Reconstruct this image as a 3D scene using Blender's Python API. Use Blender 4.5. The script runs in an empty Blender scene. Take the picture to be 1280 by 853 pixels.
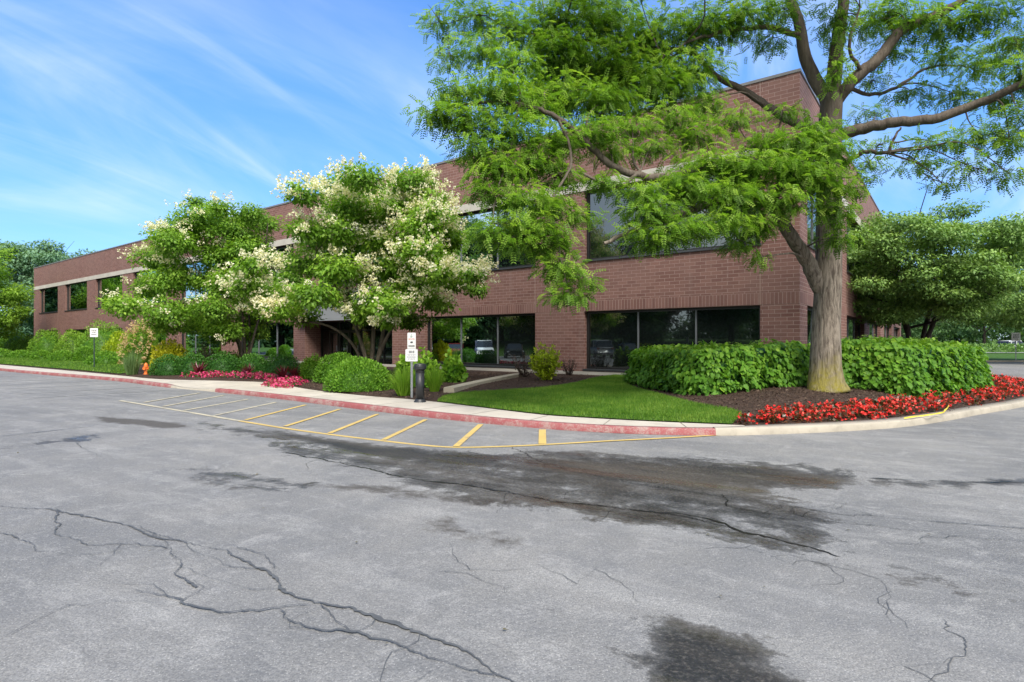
import bpy, math, random
import numpy as np
from mathutils import Vector, Matrix
from mathutils.geometry import delaunay_2d_cdt

C = bpy.context.scene.collection
scene = bpy.context.scene
rng = np.random.default_rng(7)
random.seed(7)
R = math.radians
EYE, F = 1.7, 723.0
PI = math.pi

# ------------------------------------------------------------------ helpers
def nrm(a):
    a = np.asarray(a, float)
    return a / np.maximum(np.linalg.norm(a, axis=-1, keepdims=True), 1e-9)

def P3(px, py, Z):
    return np.array([(px - 640) / F * Z, Z, EYE + (427 - py) / F * Z])

def tag(o, label=None, cat=None, group=None, kind=None):
    if label: o['label'] = label
    if cat: o['category'] = cat
    if group: o['group'] = group
    if kind: o['kind'] = kind
    return o

def empty(name, loc, label, cat, group=None, rz=0.0):
    o = bpy.data.objects.new(name, None)
    o.empty_display_size = 0.2
    o.location = [float(q) for q in loc]; o.rotation_euler = (0, 0, rz)
    C.objects.link(o)
    return tag(o, label, cat, group)

class MB:
    """collects faces; .build links them as one mesh object"""
    def __init__(s): s.v = []; s.f = []; s.uv = []
    def face(s, pts, uv=None):
        b = len(s.v); s.v += [tuple(map(float, p)) for p in pts]
        s.f.append(tuple(range(b, b + len(pts))))
        s.uv += (uv if uv else [(p[0], p[2]) for p in pts])
    def box(s, x0, x1, y0, y1, z0, z1):
        a = [(x0,y0,z0),(x1,y0,z0),(x1,y1,z0),(x0,y1,z0),(x0,y0,z1),(x1,y0,z1),(x1,y1,z1),(x0,y1,z1)]
        for q in ((3,2,1,0),(4,5,6,7),(0,1,5,4),(1,2,6,5),(2,3,7,6),(3,0,4,7)):
            pts = [a[i] for i in q]
            ax = 0 if q in ((0,1,5,4),(2,3,7,6)) else 1
            s.face(pts, [(p[ax], p[2]) for p in pts] if q not in ((3,2,1,0),(4,5,6,7)) else [(p[0], p[1]) for p in pts])
    def tube(s, pts, rad, n=8, cap=True, rough=0.0):
        pts = [Vector(p) for p in pts]; rings = []
        N = len(pts)
        ref = Vector((0, 1, 0.13)).normalized()
        for i, p in enumerate(pts):
            t = (pts[min(i + 1, N - 1)] - pts[max(i - 1, 0)])
            t = t.normalized() if t.length > 1e-9 else Vector((0, 0, 1))
            a = t.cross(ref)
            if a.length < 0.05: a = t.cross(Vector((1, 0, 0)))
            a.normalize(); b = t.cross(a)
            ring = []
            for k in range(n):
                th = 2 * PI * k / n
                r = rad[i] * (1 + rough * (0.6*math.sin(3 * th + 0.4*i) + 0.4 * math.sin(5 * th - 0.3*i)))
                ring.append(len(s.v)); s.v.append(tuple(p + (a * math.cos(th) + b * math.sin(th)) * r))
            rings.append(ring)
        for i in range(N - 1):
            for k in range(n):
                k2 = (k + 1) % n
                s.f.append((rings[i][k], rings[i][k2], rings[i+1][k2], rings[i+1][k])); s.uv += [(0, 0)] * 4
        if cap:
            s.f.append(tuple(reversed(rings[0]))); s.uv += [(0, 0)] * n
            s.f.append(tuple(rings[-1])); s.uv += [(0, 0)] * n
    def lathe(s, prof, n=20, c=(0, 0, 0)):
        rings = []
        for r, z in prof:
            rings.append([len(s.v) + k for k in range(n)])
            for k in range(n):
                th = 2 * PI * k / n
                s.v.append((c[0] + r * math.cos(th), c[1] + r * math.sin(th), c[2] + z))
        for i in range(len(prof) - 1):
            for k in range(n):
                k2 = (k + 1) % n
                s.f.append((rings[i][k], rings[i][k2], rings[i+1][k2], rings[i+1][k])); s.uv += [(0, 0)] * 4
        s.f.append(tuple(reversed(rings[0]))); s.uv += [(0, 0)] * n
        s.f.append(tuple(rings[-1])); s.uv += [(0, 0)] * n
    def build(s, name, m, parent=None, smooth=False, offset=None, uv=False):
        me = bpy.data.meshes.new(name)
        v = s.v
        if offset is not None: v = [(p[0]-offset[0], p[1]-offset[1], p[2]-offset[2]) for p in v]
        me.from_pydata(v, [], s.f)
        if uv:
            l = me.uv_layers.new(name='UVMap')
            l.data.foreach_set('uv', np.array(s.uv, np.float32).ravel())
        me.materials.append(m)
        if smooth: me.polygons.foreach_set('use_smooth', [True] * len(me.polygons))
        me.update()
        o = bpy.data.objects.new(name, me); C.objects.link(o)
        if parent: o.parent = parent
        return o

def np_obj(name, V, Fc, m, parent=None, offset=None, tint=None, smooth=False):
    V = np.asarray(V, np.float32).reshape(-1, 3).copy()
    if offset is not None: V -= np.asarray(offset, np.float32)
    Fc = np.asarray(Fc, np.int32); k = Fc.shape[1]
    me = bpy.data.meshes.new(name)
    me.vertices.add(len(V)); me.vertices.foreach_set('co', V.ravel())
    me.loops.add(Fc.size); me.loops.foreach_set('vertex_index', Fc.ravel())
    me.polygons.add(len(Fc)); me.polygons.foreach_set('loop_start', np.arange(len(Fc), dtype=np.int32) * k)
    if smooth: me.polygons.foreach_set('use_smooth', [True] * len(Fc))
    me.update(calc_edges=True)
    if tint is not None:
        a = me.attributes.new('tint', 'FLOAT', 'POINT'); a.data.foreach_set('value', np.asarray(tint, np.float32))
    me.materials.append(m)
    o = bpy.data.objects.new(name, me); C.objects.link(o)
    if parent: o.parent = parent
    return o

# leaf templates: (axis, side, normal) coordinates, unit length along axis
T_LEAF = (np.array([[0,0,0],[.35,.28,.06],[1,0,-.10],[.35,-.28,.06]]), np.array([[0,1,2,3]]))
T_BIG = (np.array([[0,0,0],[.25,.34,.06],[.65,.30,.03],[1,0,-.16],[.65,-.30,.03],[.25,-.34,.06],[.5,0,-.03]]),
         np.array([[0,6,2,1],[6,3,2,2],[0,5,4,6],[6,4,3,3]]))
def big_tris():
    v = T_BIG[0]
    f = [[0,6,1],[1,6,2],[2,6,3],[0,5,6],[5,4,6],[4,3,6]]
    return v, np.array(f)
T_BIG = big_tris()
def frond_t(pairs=5):
    v = []; f = []
    for i in range(pairs):
        a = 0.12 + 0.80 * i / (pairs - 1)
        L = 0.30 * (1 - 0.45 * abs(a - .45))
        for s in (-1, 1):
            b = len(v); dr = -0.22 * a * a
            v += [[a, 0, dr], [a + .125, s * L * .5 , dr + .045], [a + .12, s * L, dr - .03], [a - .035, s * L * .55, dr + .03]]
            f.append([b, b+1, b+2, b+3])
    b = len(v)
    v += [[0, -.006, 0], [0, .006, 0], [1, .006, -.22], [1, -.006, -.22]]; f.append([b, b+1, b+2, b+3])
    return np.array(v, float), np.array(f)
T_FROND = frond_t(5)
T_BLADE = (np.array([[0,.5,0],[0,-.5,0],[1,0,.18]]), np.array([[0,1,2]]))
def panicle_t(n=15):
    r = np.random.default_rng(3); v = []; f = []
    for i in range(n):
        a = r.uniform(0, 1); w = .34 * (1 - .75 * a); th = r.uniform(0, 2*PI)
        c = np.array([a, w * math.cos(th), w * math.sin(th)])
        d1 = nrm(r.normal(size=3)) * .12; d2 = nrm(np.cross(d1, r.normal(size=3))) * .12
        b = len(v); v += [c - d1, c + d2, c + d1, c - d2]; f.append([b, b+1, b+2, b+3])
    return np.array(v), np.array(f)
T_PAN = panicle_t()

def stamp(T, pos, axis, normal, size, width=None):
    """copies of a template as one vertex/face array"""
    tv, tf = T
    pos = np.asarray(pos); n = len(pos)
    a = nrm(axis); s = nrm(np.cross(normal, a)); u = np.cross(a, s)
    size = np.broadcast_to(np.asarray(size, float), (n,))
    w = size if width is None else np.broadcast_to(np.asarray(width, float), (n,))
    V = (pos[:, None, :] + tv[None, :, 0:1] * (a * size[:, None])[:, None, :]
         + tv[None, :, 1:2] * (s * w[:, None])[:, None, :] + tv[None, :, 2:3] * (u * size[:, None])[:, None, :])
    Fc = tf[None] + (np.arange(n) * len(tv))[:, None, None]
    return V.reshape(-1, 3), Fc.reshape(-1, tf.shape[1])

def rep(t, T): return np.repeat(np.asarray(t, np.float32), len(T[0]))

# ------------------------------------------------------------------ materials
def new_mat(name):
    m = bpy.data.materials.new(name); m.use_nodes = True
    nt = m.node_tree
    for n in list(nt.nodes): nt.nodes.remove(n)
    return m, nt, nt.nodes, nt.links
class NT:
    def __init__(s, name):
        s.m, s.nt, s.n, s.l = new_mat(name)
        s.out = s.n.new('ShaderNodeOutputMaterial')
        s.tc = s.n.new('ShaderNodeTexCoord')
    def node(s, t, **kw):
        n = s.n.new(t)
        for k, v in kw.items():
            if k.startswith('i_'):
                n.inputs[k[2:].replace('_', ' ')].default_value = v
            else: setattr(n, k, v)
        return n
    def noise(s, scale, detail=3, rough=.6, vec=None, dist=0.0):
        n = s.node('ShaderNodeTexNoise'); n.inputs['Scale'].default_value = scale
        n.inputs['Detail'].default_value = detail; n.inputs['Roughness'].default_value = rough
        n.inputs['Distortion'].default_value = dist
        s.l.new(vec if vec is not None else s.tc.outputs['Object'], n.inputs['Vector']); return n.outputs['Fac']
    def ramp(s, fac, stops):
        n = s.node('ShaderNodeValToRGB'); s.l.new(fac, n.inputs['Fac'])
        el = n.color_ramp.elements
        while len(el) < len(stops): el.new(.5)
        for e, (p, c) in zip(el, stops):
            e.position = p; e.color = (c, c, c, 1) if isinstance(c, (int, float)) else (*c, 1)
        return n.outputs['Color']
    def mix(s, fac, a, b, mode='MIX'):
        n = s.node('ShaderNodeMix', data_type='RGBA', blend_type=mode)
        for sock, val in ((n.inputs[0], fac), (n.inputs[6], a), (n.inputs[7], b)):
            if hasattr(val, 'is_output'): s.l.new(val, sock)
            elif isinstance(val, (int, float)): sock.default_value = val if sock.type == 'VALUE' else (val, val, val, 1)
            else: sock.default_value = (*val, 1)
        return n.outputs[2]
    def math(s, op, a, b=0.0, clamp=False):
        n = s.node('ShaderNodeMath', operation=op, use_clamp=clamp)
        for sock, val in ((n.inputs[0], a), (n.inputs[1], b)):
            if hasattr(val, 'is_output'): s.l.new(val, sock)
            else: sock.default_value = val
        return n.outputs[0]
    def attr(s, name):
        n = s.node('ShaderNodeAttribute'); n.attribute_name = name; return n.outputs['Fac']
    def mapping(s, vec, scale=(1,1,1), rot=(0,0,0), loc=(0,0,0)):
        n = s.node('ShaderNodeMapping'); s.l.new(vec, n.inputs['Vector'])
        n.inputs['Scale'].default_value = scale; n.inputs['Rotation'].default_value = rot; n.inputs['Location'].default_value = loc
        return n.outputs['Vector']
    def bsdf(s, color, rough=.6, spec=.4, bump=None, bstr=.3, bdist=.01, metal=0.0):
        b = s.node('ShaderNodeBsdfPrincipled')
        for sock, val in ((b.inputs['Base Color'], color), (b.inputs['Roughness'], rough)):
            if hasattr(val, 'is_output'): s.l.new(val, sock)
            elif isinstance(val, (int, float)): sock.default_value = val
            else: sock.default_value = (*val, 1)
        b.inputs['Specular IOR Level'].default_value = spec; b.inputs['Metallic'].default_value = metal
        if bump is not None:
            n = s.node('ShaderNodeBump'); n.inputs['Strength'].default_value = bstr; n.inputs['Distance'].default_value = bdist
            s.l.new(bump, n.inputs['Height']); s.l.new(n.outputs['Normal'], b.inputs['Normal'])
        return b
    def done(s, sh):
        s.l.new(sh.outputs[0], s.out.inputs['Surface']); return s.m

def m_simple(name, col, rough=.5, spec=.4, var=.15, scale=6, metal=0.0, bstr=.15):
    t = NT(name); f = t.noise(scale, 4)
    c = t.mix(f, [q * (1 - var) for q in col], [min(1, q * (1 + var)) for q in col])
    return t.done(t.bsdf(c, rough, spec, t.noise(scale * 8, 3), bstr, .005, metal))

def m_leaf(name, dark, mid, light, trans=.3, rough=.5, spec=.25, scale=1.3):
    t = NT(name)
    n = t.noise(scale, 3, .6)
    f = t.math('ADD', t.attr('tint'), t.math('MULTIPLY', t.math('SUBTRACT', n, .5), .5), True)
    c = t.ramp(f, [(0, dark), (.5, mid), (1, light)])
    b = t.bsdf(c, rough, spec)
    tr = t.node('ShaderNodeBsdfTranslucent')
    t.l.new(t.mix(1.0, c, (1.25, 1.35, .55), 'MULTIPLY'), tr.inputs['Color'])
    mx = t.node('ShaderNodeMixShader'); mx.inputs[0].default_value = trans
    t.l.new(b.outputs[0], mx.inputs[1]); t.l.new(tr.outputs[0], mx.inputs[2])
    return t.done(mx)

def m_bark(name, a, b, moss=None):
    t = NT(name)
    v = t.mapping(t.tc.outputs['Object'], (9, 9, 1.6))
    n = t.noise(1.6, 5, .65, v, .6); n2 = t.noise(9, 3, .6)
    c = t.mix(t.ramp(n, [(.36, 0.0), (.62, 1.0)]), a, b)
    c = t.mix(t.math('MULTIPLY', n2, .35), c, [q * .45 for q in a])
    if moss:
        sep = t.node('ShaderNodeSeparateXYZ'); t.l.new(t.tc.outputs['Object'], sep.inputs[0])
        h = t.math('ADD', sep.outputs['Z'], t.math('MULTIPLY', t.noise(2.2, 4), 1.3))
        k = t.ramp(t.math('DIVIDE', h, 3.0), [(.26, 1.0), (.56, 0.0)])
        k = t.math('MULTIPLY', k, t.ramp(t.noise(5, 4, .7), [(.32, 0.25), (.6, 1.0)]))
        c = t.mix(t.math('MULTIPLY', k, .85), c, moss)
    if moss:   # bark tone darkens with height on the upper limbs
        up = t.ramp(t.math('DIVIDE', sep.outputs['Z'], 12.0), [(.26, 0.0), (.46, 1.0)])
        c = t.mix(t.math('MULTIPLY', up, .75), c, (.075, .058, .045))
    return t.done(t.bsdf(c, .85, .2, n, .9, .04))

def m_asphalt():
    t = NT('asphalt'); O = t.tc.outputs['Object']
    flow = lambda sx, sy, a: t.mapping(t.mapping(O, (1, 1, 1), (0, 0, R(a))), (sx, sy, 1))
    wet = t.attr('wet'); dirt = t.attr('dirt')
    big = t.noise(.30, 5, .6, O, .4); mid = t.noise(1.3, 6, .68, O, .3); speck = t.noise(95, 2, .7, O); fine = t.noise(30, 4, .75, O)
    c = t.ramp(big, [(.32, (.142, .143, .143)), (.5, (.210, .206, .197)), (.66, (.275, .266, .248))])
    c = t.mix(t.ramp(mid, [(.40, 0.0), (.68, .75)]), c, (.150, .153, .158))
    stre = t.noise(1.2, 6, .72, flow(.35, 1.5, 30))
    c = t.mix(t.ramp(stre, [(.50, 0.0), (.68, .6)]), c, (.33, .325, .31))
    pal = t.noise(2.6, 7, .8, O, .6)
    c = t.mix(t.ramp(pal, [(.52, 0.0), (.68, .6)]), c, (.37, .362, .345))
    c = t.mix(t.ramp(speck, [(.40, .55), (.58, 0.0)]), c, (.075, .077, .08))
    c = t.mix(t.ramp(fine, [(.54, 0.0), (.72, .45)]), c, (.34, .335, .325))
    vor = t.node('ShaderNodeTexVoronoi'); vor.inputs['Scale'].default_value = 42; t.l.new(O, vor.inputs['Vector'])
    c = t.mix(t.ramp(vor.outputs['Distance'], [(.10, .7), (.20, 0.0)]), c, (.40, .39, .37))
    edge = t.math('ADD', t.math('MULTIPLY', t.math('SUBTRACT', t.noise(2.2, 9, .78, O, .25), .5), 2.3),
                  t.math('MULTIPLY', t.math('SUBTRACT', t.noise(1.5, 6, .7, flow(.30, 1.0, 33), .8), .5), 1.7))
    w = t.ramp(t.math('ADD', wet, edge), [(.40, 0.0), (.52, .5), (.62, .72), (1.1, 1.0)])
    w = t.math('MULTIPLY', w, t.ramp(wet, [(.02, 0.0), (.22, 1.0)]))
    d = t.math('MULTIPLY', t.ramp(t.math('ADD', dirt, t.math('MULTIPLY', edge, .6)), [(.35, 0.0), (.6, 1.0)]), t.ramp(dirt, [(.02, 0.0), (.2, 1.0)]))
    brown = t.mix(t.ramp(t.noise(.8, 5, .65, flow(.3, 1.2, 33)), [(.42, 0.0), (.70, 1.0)]), (.009, .009, .009), (.062, .051, .038))
    brown = t.mix(t.ramp(fine, [(.50, 0.0), (.72, .45)]), brown, (.17, .15, .125))
    c = t.mix(t.math('MULTIPLY', w, .92), c, brown)
    c = t.mix(t.math('MULTIPLY', d, .8), c, (.05, .043, .036))
    pud = t.math('MULTIPLY', w, t.ramp(t.noise(.9, 6, .62, flow(.22, 1.5, 33), .4), [(.505, 0.0), (.575, 1.0)]))
    rr = t.math('SUBTRACT', .88, t.math('ADD', t.math('MULTIPLY', w, .33), t.math('MULTIPLY', pud, .43)))
    h = t.math('MULTIPLY', t.math('ADD', t.math('ADD', speck, fine), vor.outputs['Distance']), t.math('SUBTRACT', 1.0, t.math('MULTIPLY', pud, .96)))
    return t.done(t.bsdf(c, rr, .38, h, .6, .006))

def m_brick(name, soldier=False):
    t = NT(name); uv = t.tc.outputs['UV']
    b = t.node('ShaderNodeTexBrick')
    t.l.new(uv, b.inputs['Vector'])
    b.inputs['Scale'].default_value = 1.0
    if soldier:
        b.inputs['Brick Width'].default_value = .131; b.inputs['Row Height'].default_value = .41; b.offset = 0
    else:
        b.inputs['Brick Width'].default_value = .395; b.inputs['Row Height'].default_value = .133; b.offset = .5
    b.inputs['Mortar Size'].default_value = .0085; b.inputs['Mortar Smooth'].default_value = .25; b.inputs['Bias'].default_value = -.1
    b.inputs['Color1'].default_value = (.175, .083, .068, 1); b.inputs['Color2'].default_value = (.265, .138, .112, 1)
    b.inputs['Mortar'].default_value = (.45, .34, .295, 1)
    n = t.noise(.55, 4, .6); n2 = t.noise(14, 3, .7)
    c = t.mix(t.ramp(n, [(.35, 0.0), (.7, .5)]), b.outputs['Color'], (.25, .155, .13))
    c = t.mix(t.math('MULTIPLY', n2, .4), c, (.07, .034, .03))
    stk = t.noise(1.0, 4, .7, t.mapping(uv, (2.2, .12, 1)))
    c = t.mix(t.ramp(stk, [(.56, 0.0), (.75, .3)]), c, (.30, .23, .21))
    hgt = t.math('ADD', t.math('MULTIPLY', b.outputs['Fac'], -1.0), t.math('MULTIPLY', n2, .35))
    return t.done(t.bsdf(c, .82, .25, hgt, .6, .012))

def m_concrete(name, col, scale=3.0, stain=.35):
    t = NT(name)
    n = t.noise(scale * .3, 5, .6); n2 = t.noise(45, 3, .7)
    c = t.mix(t.ramp(n, [(.3, 0.0), (.72, 1.0)]), [q * .82 for q in col], [q * 1.1 for q in col])
    c = t.mix(t.math('MULTIPLY', t.ramp(t.noise(scale, 6, .7), [(.5, 0.0), (.72, 1.0)]), stain), c, [q * .5 for q in col])
    c = t.mix(t.math('MULTIPLY', n2, .3), c, [q * .6 for q in col])
    return t.done(t.bsdf(c, .85, .25, n2, .4, .004))

def m_worn_paint(name, paint, under, wear=.5):
    t = NT(name)
    n = t.noise(3.0, 6, .75); n2 = t.noise(38, 4, .7)
    f = t.ramp(t.math('ADD', t.math('MULTIPLY', n, .6), t.math('MULTIPLY', n2, .4)), [(wear - .04, 0.0), (wear + .06, 1.0)])
    p = t.mix(t.noise(1.2, 4), [q * .8 for q in paint], [min(1, q * 1.15) for q in paint])
    c = t.mix(t.math('MULTIPLY', f, .75), p, under)
    return t.done(t.bsdf(c, .75, .3, n2, .3, .004))

def m_mulch():
    t = NT('bark_mulch')
    v = t.node('ShaderNodeTexVoronoi'); v.inputs['Scale'].default_value = 22
    t.l.new(t.mapping(t.tc.outputs['Object'], (1, 1.7, 1), (0, 0, .5)), v.inputs['Vector'])
    c = t.mix(v.outputs['Color'], (.038, .024, .018), (.125, .082, .062))
    c = t.mix(t.ramp(t.noise(5, 4, .7), [(.4, 0.0), (.7, .6)]), c, (.022, .015, .012))
    c = t.mix(t.ramp(t.noise(38, 2, .7), [(.6, 0.0), (.75, .5)]), c, (.22, .17, .13))
    return t.done(t.bsdf(c, .9, .15, t.math('ADD', v.outputs['Distance'], t.noise(40, 3)), 1.0, .04))

def m_ground_grass():
    t = NT('turf')
    c = t.mix(t.ramp(t.noise(2.2, 5, .65), [(.3, 0.0), (.7, 1.0)]), (.035, .085, .012), (.085, .17, .025))
    c = t.mix(t.math('MULTIPLY', t.noise(60, 3, .7), .6), c, (.02, .045, .008))
    return t.done(t.bsdf(c, .9, .15, t.noise(70, 3), .8, .03))

def m_glass():
    t = NT('tinted_glass')
    d = t.bsdf((.006, .008, .008), .08, .5)
    g = t.node('ShaderNodeBsdfGlossy'); g.inputs['Roughness'].default_value = .012
    g.inputs['Color'].default_value = (.60, .70, .69, 1)
    nb = t.node('ShaderNodeBump'); nb.inputs['Strength'].default_value = .05; nb.inputs['Distance'].default_value = .02
    t.l.new(t.noise(.8, 2), nb.inputs['Height']); t.l.new(nb.outputs['Normal'], g.inputs['Normal'])
    lw = t.node('ShaderNodeFresnel'); lw.inputs['IOR'].default_value = 1.55
    k = t.math('ADD', t.math('MULTIPLY', lw.outputs[0], .9), .09, True)
    mx = t.node('ShaderNodeMixShader'); t.l.new(k, mx.inputs[0])
    t.l.new(d.outputs[0], mx.inputs[1]); t.l.new(g.outputs[0], mx.inputs[2])
    return t.done(mx)

M = {}
M['asphalt'] = m_asphalt()
M['brick'] = m_brick('brick'); M['soldier'] = m_brick('soldier_brick', True)
M['concrete'] = m_concrete('sidewalk_concrete', (.50, .455, .385))
M['curb'] = m_concrete('curb_concrete', (.40, .36, .29), 4, .5)
M['limestone'] = m_concrete('limestone_band', (.50, .47, .41), 2, .3)
M['redpaint'] = m_worn_paint('red_curb_paint', (.27, .078, .080), (.33, .26, .23), .52)
M['yellow'] = m_worn_paint('yellow_line_paint', (.52, .37, .12), (.17, .165, .155), .57)
M['paleline'] = m_worn_paint('faded_line_paint', (.48, .43, .30), (.18, .18, .175), .53)
M['whiteline'] = m_worn_paint('faded_white_paint', (.32, .32, .31), (.19, .19, .19), .47)
M['crack'] = m_simple('crack_filler', (.082, .086, .09), .7, .3, .4, 9)
M['crackwet'] = m_simple('wet_crack', (.012, .012, .012), .35, .5, .3, 9)
M['mulch'] = m_mulch(); M['turf'] = m_ground_grass()
M['joint'] = m_simple('sidewalk_joint', (.16, .14, .115), .9, .2, .3, 8)
M['glass'] = m_glass()
M['frame'] = m_simple('bronze_frame', (.016, .015, .015), .4, .5, .2, 5)
M['sill'] = m_simple('dark_metal_sill', (.045, .048, .052), .35, .5, .2, 5)
M['mullion'] = m_simple('grey_mullion', (.13, .14, .15), .4, .5, .2, 5)
M['coping'] = m_simple('metal_coping', (.17, .165, .16), .45, .5, .15, 4)
M['panel'] = m_simple('grey_panel', (.24, .25, .26), .5, .4, .1, 2)
M['roof'] = m_simple('roof_membrane', (.30, .29, .27), .9, .2, .2, 1)
M['sealant'] = m_simple('joint_sealant', (.34, .25, .215), .8, .2, .15, 3)
M['black'] = m_simple('black_metal', (.022, .024, .027), .45, .5, .3, 7)
M['steel'] = m_simple('galvanized_steel', (.30, .32, .33), .45, .5, .15, 9, .6)
M['greenpole'] = m_simple('green_pole', (.03, .055, .04), .5, .4, .2, 9)
M['signwhite'] = m_simple('sign_white', (.72, .72, .70), .4, .5, .06, 5)
M['signgrey'] = m_simple('sign_text_dark', (.06, .065, .07), .5, .4, .1, 5)
M['signmid'] = m_simple('sign_text_grey', (.36, .38, .40), .5, .4, .1, 5)
M['signgreen'] = m_simple('sign_green', (.10, .22, .16), .5, .4, .1, 5)
M['signred'] = m_simple('sign_red', (.50, .16, .13), .5, .4, .1, 5)
M['orange'] = m_simple('hydrant_paint', (.72, .17, .035), .45, .5, .15, 6)
M['tape'] = m_simple('yellow_tape', (.62, .48, .02), .4, .5, .1, 9)
M['stonewall'] = m_concrete('wall_concrete', (.40, .36, .27), 5, .5)
M['tyre'] = m_simple('tyre_rubber', (.012, .012, .013), .8, .3, .2, 9)
M['rim'] = m_simple('wheel_rim', (.45, .46, .48), .3, .5, .1, 9, .8)
M['carglass'] = m_simple('car_glass', (.012, .015, .018), .06, .6, .1, 2, 0, 0)
M['lamp'] = m_simple('lamp_lens', (.7, .7, .7), .15, .6, .05, 3, 0, 0)
M['tail'] = m_simple('tail_lens', (.35, .012, .012), .2, .6, .05, 3, 0, 0)
for k, c in (('silver', (.42, .43, .45)), ('red', (.20, .02, .025)), ('white', (.72, .73, .74)), ('blue', (.04, .07, .14)), ('dark', (.03, .032, .036))):
    M['car_' + k] = m_simple('car_paint_' + k, c, .22, .6, .03, 1, .15 if k in ('silver', 'blue') else 0, 0)

M['bark_locust'] = m_bark('locust_bark', (.075, .06, .047), (.29, .25, .20), (.23, .20, .02))
M['bark_lilac'] = m_bark('lilac_bark', (.155, .13, .095), (.065, .052, .04))
M['bark_dark'] = m_bark('dark_bark', (.060, .050, .043), (.026, .021, .018))
M['twig'] = m_bark('twig_bark', (.12, .09, .07), (.05, .04, .032))
M['leaf_locust'] = m_leaf('locust_leaf', (.06, .135, .014), (.155, .295, .034), (.31, .45, .075), .5)
M['leaf_lilac'] = m_leaf('lilac_leaf', (.075, .16, .02), (.175, .33, .036), (.33, .49, .07), .45)
M['leaf_haw'] = m_leaf('hawthorn_leaf', (.075, .155, .04), (.165, .29, .07), (.30, .44, .12), .28)
M['leaf_box'] = m_leaf('boxwood_leaf', (.022, .085, .014), (.05, .15, .022), (.10, .235, .03), .25)
M['leaf_spirea'] = m_leaf('spirea_leaf', (.055, .15, .012), (.125, .28, .025), (.25, .42, .045), .33)
M['leaf_hyd'] = m_leaf('hydrangea_leaf', (.042, .13, .014), (.115, .265, .025), (.28, .46, .045), .35, .5, .22)
M['leaf_yel'] = m_leaf('chartreuse_leaf', (.22, .32, .012), (.38, .48, .025), (.54, .58, .05), .35)
M['leaf_gold'] = m_leaf('golden_leaf', (.22, .26, .012), (.38, .40, .02), (.52, .50, .03), .35)
M['leaf_far'] = m_leaf('far_tree_leaf', (.038, .09, .035), (.075, .15, .055), (.13, .22, .075), .3, .6, .2, .4)
M['leaf_bright'] = m_leaf('bright_tree_leaf', (.10, .21, .022), (.20, .36, .04), (.32, .48, .07), .45, .6, .2, .5)
M['leaf_bluegrn'] = m_leaf('bluegreen_leaf', (.085, .18, .10), (.14, .26, .15), (.21, .34, .20), .3, .6, .2, .4)
M['leaf_purple'] = m_leaf('purple_leaf', (.030, .016, .018), (.060, .033, .032), (.11, .07, .055), .25)
M['leaf_tan'] = m_leaf('tan_shrub_leaf', (.09, .085, .045), (.16, .135, .08), (.24, .20, .13), .25)
M['leaf_grass'] = m_leaf('lawn_blade', (.05, .135, .012), (.11, .235, .022), (.26, .37, .06), .35, .5, .25, .8)
M['leaf_orn'] = m_leaf('ornamental_grass_blade', (.08, .20, .015), (.17, .32, .025), (.30, .44, .06), .4)
M['leaf_orn_far'] = m_leaf('bluish_grass_blade', (.09, .17, .06), (.15, .24, .09), (.24, .32, .13), .35)
M['leaf_beg'] = m_leaf('begonia_leaf', (.035, .045, .012), (.12, .05, .025), (.20, .11, .05), .25, .35, .5)
M['petal_red'] = m_leaf('red_petal', (.55, .015, .018), (.74, .04, .035), (.82, .16, .11), .25)
M['petal_pink'] = m_leaf('pink_petal', (.42, .015, .09), (.62, .04, .17), (.75, .22, .33), .25)
M['petal_cream'] = m_leaf('cream_petal', (.62, .55, .37), (.78, .73, .55), (.86, .83, .70), .38)
M['petal_peach'] = m_leaf('peach_petal', (.50, .31, .15), (.62, .44, .24), (.72, .60, .38), .3)
M['petal_lime'] = m_leaf('lime_petal', (.20, .33, .05), (.32, .44, .09), (.46, .54, .16), .3)
M['leaf_cordy'] = m_leaf('cordyline_leaf', (.06, .008, .014), (.12, .014, .025), (.22, .035, .05), .25, .35, .5)
M['chip'] = m_leaf('mulch_chip', (.035, .022, .016), (.085, .055, .04), (.22, .165, .12), 0.0, .9, .1)

# ------------------------------------------------------------------ ground plan
CB = np.array([(-69.2, 63.5), (-29.4, 33.2), (-16.56, 24.4), (-12.9, 21.4), (-9.9, 19.3), (-6.96, 17.07), (-2.59, 13.45), (-.7, 12.05), (.62, 11.25), (1.5, 10.85),
               (2.4, 10.58), (3.67, 10.42), (4.71, 10.55), (6.07, 10.85), (7.48, 11.33), (8.96, 12.15), (10.68, 13.3), (13.27, 15.0),
               (15.3, 16.6), (17.2, 18.3), (18.6, 20.2), (19.6, 22.3), (20.9, 24.6), (26, 31.5), (36, 44.6), (36.6, 47.0)])
def smooth_poly(p, n=6):
    out = []
    N = len(p)
    for i in range(N - 1):
        p0, p1, p2, p3 = p[max(i-1, 0)], p[i], p[i+1], p[min(i+2, N-1)]
        L = np.linalg.norm(p2 - p1)
        m1 = (p2 - p0) / max(np.linalg.norm(p2 - p0), 1e-6) * L; m2 = (p3 - p1) / max(np.linalg.norm(p3 - p1), 1e-6) * L
        for k in range(n):
            t = k / n
            out.append((2*t**3-3*t**2+1)*p1 + (t**3-2*t**2+t)*m1 + (-2*t**3+3*t**2)*p2 + (t**3-t**2)*m2)
    out.append(p[-1]); return np.array(out)
CBS = smooth_poly(CB)
def offset_poly(p, d):
    t = np.gradient(p, axis=0); t = nrm(t)
    return p + np.stack([-t[:, 1], t[:, 0]], 1) * d      # to the left of travel = inside the island
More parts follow.
